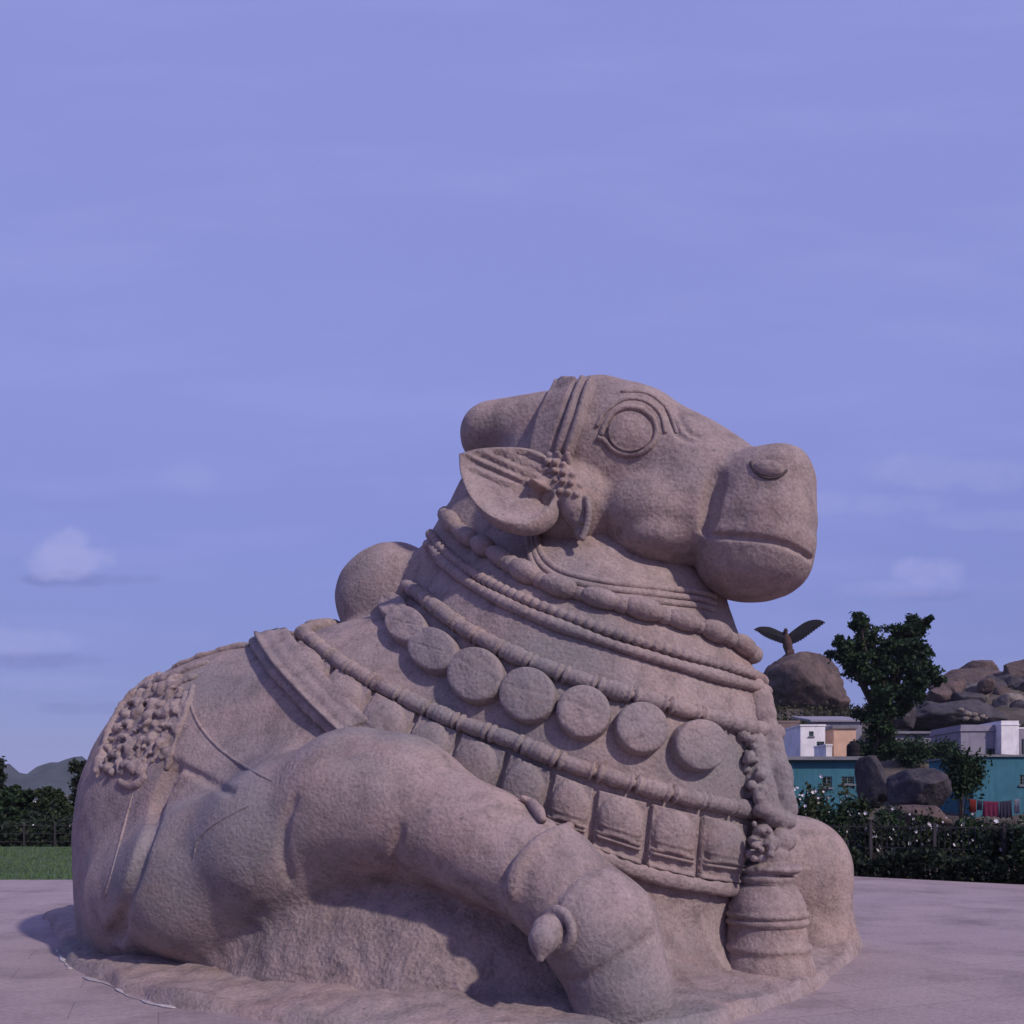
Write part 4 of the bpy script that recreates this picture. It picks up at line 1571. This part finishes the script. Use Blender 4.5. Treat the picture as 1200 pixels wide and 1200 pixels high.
# ------------------------------------------------------------------ houses
def wall_mat(name, col, rough=0.9, *_):
    m, t, p = new_mat(name)
    co = t.n('ShaderNodeTexCoord'); O = co.outputs['Object']
    mp = t.n('ShaderNodeMapping'); mp.inputs['Scale'].default_value = (2.2, 2.2, 0.3)
    t.l(O, mp.inputs[0])
    n1 = t.n('ShaderNodeTexNoise', i_Scale=1.2, i_Detail=6.0, i_Roughness=0.7)
    n2 = t.n('ShaderNodeTexNoise', i_Scale=0.7, i_Detail=7.0, i_Roughness=0.7)
    t.l(mp.outputs[0], n1.inputs['Vector']); t.l(O, n2.inputs['Vector'])
    c = t.mix(t.m('MULTIPLY', t.m('MULTIPLY', t.m('SUBTRACT', n1.outputs[0], 0.5), 4.0, True), 0.5), col, tuple(x * 0.45 for x in col))
    c = t.mix(1.0, c, t.ramp(n2.outputs[0], [(0.3, 0.75), (0.55, 1.0), (0.8, 1.12)]), 'MULTIPLY')
    t.l(c, p.inputs['Base Color'])
    return m


M_TEAL = wall_mat('turquoise_wall', (0.050, 0.160, 0.215), 0.9, 0.18, 0.9, 0.1)
M_WHITE = wall_mat('white_wall', (0.80, 0.76, 0.80), 0.9, 0.10, 0.8, 0.1)
M_PEACH = wall_mat('peach_wall', (0.62, 0.40, 0.30), 0.9, 0.10, 0.8, 0.1)
M_BROWN = wall_mat('brown_plaster', (0.20, 0.145, 0.135), 0.9, 0.2, 0.8, 0.1)
M_LILAC = wall_mat('grey_lilac_wall', (0.27, 0.25, 0.31), 0.9, 0.18, 0.8, 0.1)
M_CONC = plain('grey_concrete', (0.18, 0.175, 0.20), 0.9, 0.25, 1.5, 0.2)
M_HOLE = plain('dark_pane', (0.020, 0.024, 0.030), 0.25, 0.3, 1.0)
M_FRAME = plain('painted_frame', (0.10, 0.14, 0.15), 0.7, 0.2, 3)


def house(name, px0, px1, ytop, Y, depth, wallm, label, wins=(), roof_t=0.25, over=0.3, roofm=None, base=None, parapet=0.0, rz=0.0, slope=0.0):
    """front wall spans px0..px1 at distance Y; windows: (px0, px1, py0, py1, kind)"""
    m = Y / FOC
    x0, x1 = (px0 - CX) * m, (px1 - CX) * m
    xc = (x0 + x1) / 2
    zt = CAM_H + (HY - ytop) * m
    zb = base if base is not None else float(min(terrain(np.array([x0, x1, x0, x1]), np.array([Y, Y, Y + depth, Y + depth]))) - 0.4)
    root = empty(name, (xc, Y, zb), rz)
    tag(root, label, 'house')
    w, h = (x1 - x0) / 2, zt - zb
    wl = MB()
    # front wall with real openings: columns between the openings
    T = 0.22
    ops = sorted([((a - CX) * m - xc, (b - CX) * m - xc, CAM_H + (HY - d) * m - zb, CAM_H + (HY - c) * m - zb, k) for a, b, c, d, k in wins])
    x = -w
    for (a, b, lo, hi, k) in ops:
        wl.box(x, a, 0, T, 0, h)
        wl.box(a, b, 0, T, 0, max(lo, 0.01)); wl.box(a, b, 0, T, min(hi, h - 0.02), h)
        x = b
    wl.box(x, w, 0, T, 0, h)
    wl.box(-w, -w + T, T, depth, 0, h); wl.box(w - T, w, T, depth, 0, h); wl.box(-w + T, w - T, depth - T, depth, 0, h)
    wl.build('wall', wallm, root)
    r = MB()
    if slope:
        r.v = [(-w - over, -over, h), (w + over, -over, h), (w + over, depth + over, h + slope), (-w - over, depth + over, h + slope),
               (-w - over, -over, h + roof_t), (w + over, -over, h + roof_t), (w + over, depth + over, h + roof_t + slope), (-w - over, depth + over, h + roof_t + slope)]
        r.f = [(0, 3, 2, 1), (4, 5, 6, 7), (0, 1, 5, 4), (1, 2, 6, 5), (2, 3, 7, 6), (3, 0, 4, 7)]
    else:
        r.box(-w - over, w + over, -over, depth + over, h + 0.003, h + roof_t)
    if parapet:
        r.box(-w, w, 0, 0.15, h + roof_t, h + roof_t + parapet); r.box(-w, -w + 0.15, 0.15, depth, h + roof_t, h + roof_t + parapet); r.box(w - 0.15, w, 0.15, depth, h + roof_t, h + roof_t + parapet)
    r.build('roof', roofm or M_CONC, root)
    for (a, b, lo, hi, k) in ops:
        lo, hi = max(lo, 0.01), min(hi, h - 0.02)
        nm = 'door' if k == 'door' else 'window'
        f = MB()
        e = 0.07
        f.box(a, a + e, 0.06, 0.14, lo, hi); f.box(b - e, b, 0.06, 0.14, lo, hi)
        f.box(a + e, b - e, 0.06, 0.14, lo, lo + e); f.box(a + e, b - e, 0.06, 0.14, hi - e, hi)
        if nm == 'window':
            f.box((a + b) / 2 - 0.03, (a + b) / 2 + 0.03, 0.07, 0.13, lo + e, hi - e)
            for q in (0.33, 0.66):
                f.box(a + e, (a + b) / 2 - 0.03, 0.08, 0.11, lo + (hi - lo) * q, lo + (hi - lo) * q + 0.025)
                f.box((a + b) / 2 + 0.03, b - e, 0.08, 0.11, lo + (hi - lo) * q, lo + (hi - lo) * q + 0.025)
        fo = f.build(nm, M_FRAME, root)
        if nm == 'window':
            MB().box(a - 0.08, b + 0.08, -0.10, 0.055, lo - 0.09, lo - 0.003).build('sill', M_CONC, fo)
        MB().box(a + e, b - e, 0.15, 0.19, lo + e, hi - e).build('pane' if nm == 'window' else 'panel', M_HOLE, fo)
    return root


house('village_house', 928, 1014, 891, 58, 6.0, M_TEAL, 'turquoise house with a flat grey roof right beside the bull chest', [(963.5, 975, 910, 923, 'w'), (986, 1001, 910, 919, 'w')], 0.22, 0.5, M_CONC)
house('village_house', 1141, 1232, 887, 56, 6.0, M_TEAL, 'turquoise house cut off by the right edge behind the washing line', [(1195, 1204, 908, 920, 'w')], 0.12, 0.15, M_CONC)
house('village_house', 938, 967, 851, 80, 5.0, M_WHITE, 'white house with a small high window above the turquoise house', [(948, 953.5, 857, 863, 'w'), (957, 966, 869, 876, 'w')], 0.15, 0.06, M_WHITE)
house('village_house', 977, 1003, 854, 82, 5.0, M_PEACH, 'small peach orange house beside the trunk of the tall tree', [(1000, 1002.4, 866, 872, 'w')], 0.3, 0.15, M_CONC)
house('village_house', 900, 937, 847, 86, 5.0, M_BROWN, 'brown plastered house left of the white house', [(916, 922, 868, 884, 'door')], 0.2, 0.05, M_BROWN)
house('village_house', 952, 1010, 846, 96, 6.0, M_LILAC, 'grey house with a sloping pale roof behind the white and peach houses', [], 0.2, 0.3, M_LILAC, slope=1.0)
house('village_house', 1126, 1172, 857, 84, 6.0, M_LILAC, 'grey lilac house with a dark opening left of the white block', [(1156, 1171, 877, 885, 'w')], 0.2, 0.12, M_LILAC, parapet=0.4)
house('village_house', 1173.5, 1194, 850, 83, 6.0, M_WHITE, 'bright white house block above the right turquoise house', [], 0.12, 0.05, M_WHITE, parapet=0.3)
house('village_house', 1194.5, 1225, 854, 84, 6.0, M_LILAC, 'pale lilac house touching the bright white block at the right edge', [(1197, 1200, 866, 884, 'door')], 0.12, 0.05, M_WHITE)
house('storage_shed', 1036, 1112, 860, 92, 5.0, M_LILAC, 'long low grey shed below the wide rock slab', [(1072, 1080, 862, 868, 'w')], 0.2, 0.4, M_CONC, slope=0.5)
house('storage_shed', 968, 975, 874, 76, 3.0, M_WHITE, 'narrow white hut between the white house and the peach house', [], 0.15, 0.05, M_WHITE)

for (px, py, Y, r, lab) in ((1000, 890, 60, 0.42, 'black plastic water tank on the roof of the left turquoise house'), (1160, 856, 86, 0.5, 'black water tank on the roof of the grey lilac house')):
    p = Wp(px, py, Y)
    prf = [(r * 0.96, 0), (r, 0.05), (r, 0.3), (r * 1.03, 0.33), (r, 0.36), (r, 0.62), (r * 1.03, 0.65), (r, 0.68), (r, 0.9), (r * 0.85, 1.05), (r * 0.4, 1.15), (r * 0.38, 1.24), (r * 0.1, 1.26)]
    o = lathe('water_tank', (0, 0), prf, None, 20, M_BIRD)
    o.location = (p.x, p.y, p.z - 0.05)
    tag(o, lab, 'water tank')
# left: a small pale building behind the trees
house('village_house', 25, 56, 934, 72, 5.0, M_WHITE, 'low white building glimpsed through the trees on the left', [(33, 37, 940, 948, 'w')], 0.2, 0.3, M_CONC, base=-0.3)

# ------------------------------------------------------------------ left tree belt
TG = 'trees beyond the lawn on the left'
for k, (px, ytop, wpx, Y, lab, mt) in enumerate([
    (-8, 884, 26, 52, 'taller round tree cut off by the left edge beyond the lawn', M_LEAF3),
    (98, 884, 26, 52, 'tall dark tree right behind the bull rump beyond the lawn', M_LEAF3),
    (20, 915, 24, 50, 'low dark tree beside the tree at the left edge', M_LEAF),
    (62, 917, 30, 50, 'wide low olive tree in the middle of the belt beyond the lawn', M_LEAF2),
    (122, 900, 30, 56, 'dark tree mostly hidden behind the bull rump', M_LEAF3),
    (160, 905, 30, 54, 'tree wholly behind the bull rump', M_LEAF),
    (-45, 905, 34, 54, 'tree outside the left edge', M_LEAF)]):
    m = Y / FOC
    rs2 = np.random.RandomState(100 + k)
    hgt = CAM_H + (HY - ytop) * m
    c = Wp(px, HY, Y)
    lob = []
    for q in range(9):
        f = q / 8
        rr = wpx * m * (0.62 - 0.25 * abs(f - 0.35))
        zz = -0.1 + rr + (hgt - 2 * rr) * f
        sp = wpx * m * 0.62 * (1 - 0.6 * f)
        lob.append(((c.x + rs2.uniform(-1, 1) * sp, Y + rs2.uniform(-1, 1) * sp, zz), rr))
    tree('belt_tree', (c.x, Y, -0.3), lob, 0.14, lab, TG, mt, 80, 0.12, 200 + k, 8)
# low hedge along the far side of the lawn
rs2 = np.random.RandomState(77)
n = 9000
P = np.stack([rs2.uniform(-27, -4, n), 40.5 + rs2.normal(size=n) * 0.55, np.abs(rs2.normal(size=n)) * 0.62 - 0.2], 1)
P[:, 2] = np.minimum(P[:, 2], 1.25 + 0.35 * np.sin(P[:, 0] * 2.1) + 0.2 * np.sin(P[:, 0] * 5.3))
V, F = leaves(P, 0.14, rs2)
tag(mesh_obj('hedge', V, F, M_LEAF3, None, False), 'dark untrimmed hedge along the far side of the lawn on the left', 'hedge')


def fence(name, a, b, h, n, label, mat, pick=0, zb=-0.3, group=None):
    root = empty(name, (a[0], a[1], zb))
    tag(root, label, 'fence', group)
    d = Vector((b[0] - a[0], b[1] - a[1], 0))
    for i in range(n + 1):
        p = d * (i / n)
        MB().box(p.x - 0.03, p.x + 0.03, p.y - 0.03, p.y + 0.03, 0, h).build('post', mat, root)
    rl = MB()
    for q in (0.28, 0.62, 0.93):
        rl.tube([Vector((0, 0.05, h * q)), d + Vector((0, 0.05, h * q))], 0.014, 6)
    rl.build('rail', mat, root)
    if pick:
        pk = MB()
        for i in range(pick):
            p = d * ((i + 0.5) / pick)
            pk.tube([p + Vector((0, 0.08, 0.1)), p + Vector((0, 0.08, h * 0.97))], 0.009, 4)
        pk.build('picket', mat, root)
    return root


M_FENCE = plain('weathered_metal', (0.042, 0.038, 0.044), 0.6, 0.25, 4, 0, 0.0)
fence('wire_fence', (-26, 39.2), (-5, 39.2), 1.05, 16, 'thin wire fence with grey posts along the lawn on the left', M_FENCE)
fence('metal_fence', (6.9, 21.2), (15.0, 14.3), 1.45, 8, 'weathered metal fence with upright bars behind the hedge on the right', M_FENCE, 90)

# lawn grass blades
rs2 = np.random.RandomState(5)
n = 26000
gxy = np.stack([rs2.uniform(-22, -5, n), 19.1 + (rs2.uniform(0, 1, n) ** 1.3) * 17.5], 1)
hb = rs2.uniform(0.035, 0.10, n); an = rs2.uniform(0, 6.28, n); wd = 0.012
bx, by = np.cos(an) * wd, np.sin(an) * wd
lx, ly = rs2.normal(size=n) * 0.03, rs2.normal(size=n) * 0.03
V = np.zeros((n, 3, 3))
V[:, 0] = np.stack([gxy[:, 0] - bx, gxy[:, 1] - by, np.full(n, -0.121)], 1)
V[:, 1] = np.stack([gxy[:, 0] + bx, gxy[:, 1] + by, np.full(n, -0.121)], 1)
V[:, 2] = np.stack([gxy[:, 0] + lx, gxy[:, 1] + ly, -0.12 + hb], 1)
M_GRASS = leaf_mat('grass_blades', (0.082, 0.135, 0.055))
tag(mesh_obj('grass', V.reshape(-1, 3), np.arange(3 * n).reshape(-1, 3), M_GRASS, None, False), None, None, None, 'stuff')

# ------------------------------------------------------------------ hedge and flowering shrubs on the right
e0, e1 = Vector((6.6, 20.75, 0)), Vector((16.0, 12.7, 0))
ed = e1 - e0; en = Vector((ed.y, -ed.x, 0)).normalized() * -1
rs2 = np.random.RandomState(78)
n = 15000
t_ = rs2.uniform(0, 1, n); off = rs2.uniform(0.12, 0.75, n)
zt_ = 0.52 + 0.10 * np.sin(t_ * 40) + 0.07 * np.sin(t_ * 93 + 1)
zz = -0.3 + (rs2.uniform(0, 1, n) ** 0.7) * (zt_ + 0.3)
P = np.stack([e0.x + ed.x * t_ + en.x * off, e0.y + ed.y * t_ + en.y * off, zz], 1)
V, F = leaves(P, 0.055, rs2)
tag(mesh_obj('hedge', V, F, M_LEAF3, None, False), 'low dark clipped hedge along the edge of the paving on the right', 'hedge')


def shrub(name, c, h, w, label, group, mat, flowers, seed, nl=1500, size=0.07):
    rs = np.random.RandomState(seed)
    root = empty(name, c)
    tag(root, label, 'shrub', group)
    st = MB(); pts = []; tips = []
    for k in range(9):
        a = rs.uniform(0, 6.28); q = rs.uniform(0.2, 1) * w
        tip = Vector((math.cos(a) * q, math.sin(a) * q, h * rs.uniform(0.72, 1.05)))
        midp = Vector((tip.x * 0.35, tip.y * 0.35, tip.z * 0.5))
        st.tube([Vector((0, 0, 0)), midp, tip], [0.022, 0.015, 0.006], 5)
        tips.append(tip)
        m = nl // 9
        f = rs.uniform(0.25, 1.0, m)[:, None]
        base_ = np.array(midp) * (1 - f) + np.array(tip) * f
        pts.append(base_ + rs.normal(size=(m, 3)) * 0.13 * w / 0.5)
    st.build('stem', M_BARK, root, True)
    V, F = leaves(np.concatenate(pts), size, rs)
    mesh_obj('foliage', V, F, mat, root, False)
    if flowers:
        V, F = [], []
        for k in range(flowers):
            tip = tips[rs.randint(len(tips))]
            c_ = tip * rs.uniform(0.62, 1.05) + Vector(rs.normal(size=3)) * 0.13
            ax = (Vector((rs.uniform(-1, 1), -1.2, rs.uniform(0, 1)))).normalized()
            u_ = ax.cross(Vector((0, 0, 1))).normalized(); v_ = ax.cross(u_)
            r_ = rs.uniform(0.028, 0.062)
            b0 = len(V); V.append(c_ - ax * 0.02)
            for q in range(10):
                rr = r_ * (1.0 if q % 2 == 0 else 0.62)
                a = q / 10 * 6.283
                V.append(c_ + (u_ * math.cos(a) + v_ * math.sin(a)) * rr + ax * 0.012)
            for q in range(10):
                F.append((b0, b0 + 1 + q, b0 + 1 + (q + 1) % 10))
        mesh_obj('blossom', V, F, M_FLOWER, root, False)
    return root


SG = 'shrubs behind the hedge on the right'
for k, (px, ytop, Y, w, fl, lab, mt) in enumerate([
    (938, 922, 24.5, 0.38, 36, 'white flowering shrub in front of the turquoise house wall beside the bull', M_LEAF2),
    (957, 915, 25.0, 0.38, 30, 'taller flowering shrub below the window of the turquoise house', M_LEAF2),
    (982, 940, 23.5, 0.42, 9, 'dark sparse shrub above the far knee of the bull', M_LEAF),
    (1000, 925, 24.5, 0.42, 12, 'leafy shrub at the right corner of the turquoise house', M_LEAF2),
    (1020, 960, 22.0, 0.42, 18, 'low shrub with few flowers in front of the upright rock', M_LEAF3),
    (1046, 950, 22.5, 0.34, 12, 'thin shrub left of the shrub full of white blossoms', M_LEAF),
    (1082, 955, 21.5, 0.36, 78, 'shrub full of white blossoms in front of the dark boulder', M_LEAF2),
    (1112, 972, 20.5, 0.38, 9, 'low dark shrub right of the shrub full of white blossoms', M_LEAF3),
    (1138, 960, 20.5, 0.42, 15, 'shrub in front of the washing line', M_LEAF),
    (1170, 972, 19.0, 0.38, 12, 'low shrub below the hanging crimson cloth', M_LEAF3),
    (1200, 965, 18.5, 0.42, 9, 'shrub cut off by the right edge behind the hedge', M_LEAF),
    (1060, 978, 21.0, 0.34, 15, 'small shrub directly behind the hedge below the dark boulder', M_LEAF3)]):
    c = Wp(px, HY, Y)
    shrub('flowering_shrub', (c.x, Y, -0.3), CAM_H + (HY - ytop) * Y / FOC + 0.3, w, lab, SG, mt, fl, 300 + k, 1000, 0.06)
# bushes among the houses
for k, (px, ytop, Y, w, lab) in enumerate([(1126, 884, 50, 1.0, 'dark round bush left of the right turquoise house'), (1066, 876, 74, 1.6, 'dark green bush below the long grey shed'), (1104, 880, 76, 1.4, 'green bush between the long shed and the lilac house'), (1016, 882, 70, 1.2, 'bush at the foot of the tall tree')]):
    c = Wp(px, HY, Y)
    zb = float(terrain(np.array([c.x]), np.array([Y]))[0]) - 0.2
    shrub('bush', (c.x, Y, zb), max(1.2, CAM_H + (HY - ytop) * Y / FOC - zb), w, lab, 'bushes among the houses', M_LEAF, 0, 400 + k, 3600, 0.13)
# dry weeds covering the ground behind the fence
rs2 = np.random.RandomState(79)
n = 16000
X_ = rs2.uniform(6, 26, n); Y_ = rs2.uniform(20, 46, n)
kp = (X_ - 6.6) * 8.05 + (Y_ - 20.75) * 9.4 > 6
X_, Y_ = X_[kp], Y_[kp]
n = len(X_)
hw = rs2.uniform(0.1, 0.75, n) * (0.5 + 0.5 * (fbm(X_ * 0.5, Y_ * 0.5, X_ * 0, 3, 91) > -0.1))
an = rs2.uniform(0, 6.28, n)
zt_ = np.where(Y_ > 24, terrain(X_, Y_), -0.3)
V = np.zeros((n, 3, 3))
V[:, 0] = np.stack([X_ - np.cos(an) * 0.03, Y_ - np.sin(an) * 0.03, zt_ - 0.05], 1)
V[:, 1] = np.stack([X_ + np.cos(an) * 0.03, Y_ + np.sin(an) * 0.03, zt_ - 0.05], 1)
V[:, 2] = np.stack([X_ + rs2.normal(size=n) * 0.2, Y_ + rs2.normal(size=n) * 0.2, zt_ + hw], 1)
M_WEED = leaf_mat('dry_weeds', (0.060, 0.052, 0.036))
tag(mesh_obj('weeds', V.reshape(-1, 3), np.arange(3 * n).reshape(-1, 3), M_WEED, None, False), None, None, None, 'stuff')

# ------------------------------------------------------------------ washing line
pa, pb = Wp(1128, 935, 44), Wp(1212, 932, 44)
wl = empty('washing_line', (pa.x, pa.y, -0.1))
tag(wl, 'washing line strung between two thin poles before the right turquoise house', 'washing line')
for p in (pa, pb):
    MB().tube([Vector((p.x - pa.x, 0, 0)), Vector((p.x - pa.x, 0, p.z + 0.3))], 0.035, 8).build('pole', M_BARK, wl)
sag = lambda t: pa.lerp(pb, t) - Vector((0, 0, 0.25 * math.sin(math.pi * t)))
MB().tube([sag(i / 16) - Vector((pa.x, pa.y, -0.1)) for i in range(17)], 0.012, 6).build('cord', M_FENCE, wl)
for k, (t0, t1, drop, col, lab) in enumerate([(0.10, 0.19, 0.62, (0.42, 0.055, 0.05), 'bright red cloth hanging first on the washing line'), (0.21, 0.27, 0.45, (0.10, 0.09, 0.16), 'dark blue cloth hanging between the red and crimson cloths'),
        (0.29, 0.50, 0.72, (0.30, 0.045, 0.12), 'wide crimson cloth hanging on the washing line'), (0.52, 0.68, 0.80, (0.085, 0.075, 0.13), 'dark violet cloth hanging right of the crimson cloth'), (0.72, 0.79, 0.66, (0.42, 0.40, 0.52), 'pale grey cloth hanging last on the washing line')]):
    V, F = [], []
    nu, nv = 16, 8
    for side in (-1, 1):
        for j in range(nv + 1):
            for i in range(nu + 1):
                t = t0 + (t1 - t0) * i / nu
                q = sag(t)
                f = j / nv
                V.append((q.x, q.y + side * (0.014 + 0.03 * f) + 0.05 * f * math.sin(i * 1.3 + k), q.z - drop * f * (1 + 0.05 * math.sin(i * 0.9)) + 0.016))
    o_ = (nu + 1) * (nv + 1)
    for sd_ in (0, 1):
        for j in range(nv):
            for i in range(nu):
                a = sd_ * o_ + j * (nu + 1) + i
                F.append((a, a + 1, a + nu + 2, a + nu + 1) if sd_ == 0 else (a, a + nu + 1, a + nu + 2, a + 1))
    for i in range(nu):
        F.append((i, o_ + i, o_ + i + 1, i + 1))
    tag(mesh_obj('hanging_cloth', V, F, plain('cloth_%d' % k, tuple(c * 0.36 for c in col), 0.9, 0.15, 3)), lab, 'cloth', 'washing on the line')

# ------------------------------------------------------------------ air
hz = bpy.data.materials.new('thin_haze')
hz.use_nodes = True
t = NT(hz.node_tree)
out = t.n('ShaderNodeOutputMaterial')
pvn = t.n('ShaderNodeVolumePrincipled')
pvn.inputs['Color'].default_value = (0.80, 0.84, 1.0, 1)
pvn.inputs['Density'].default_value = 0.00013
t.l(pvn.outputs[0], out.inputs['Volume'])
tag(MB().box(-2300, 2300, -400, 2300, -1.3, 135).build('haze', hz), None, None, None, 'stuff')
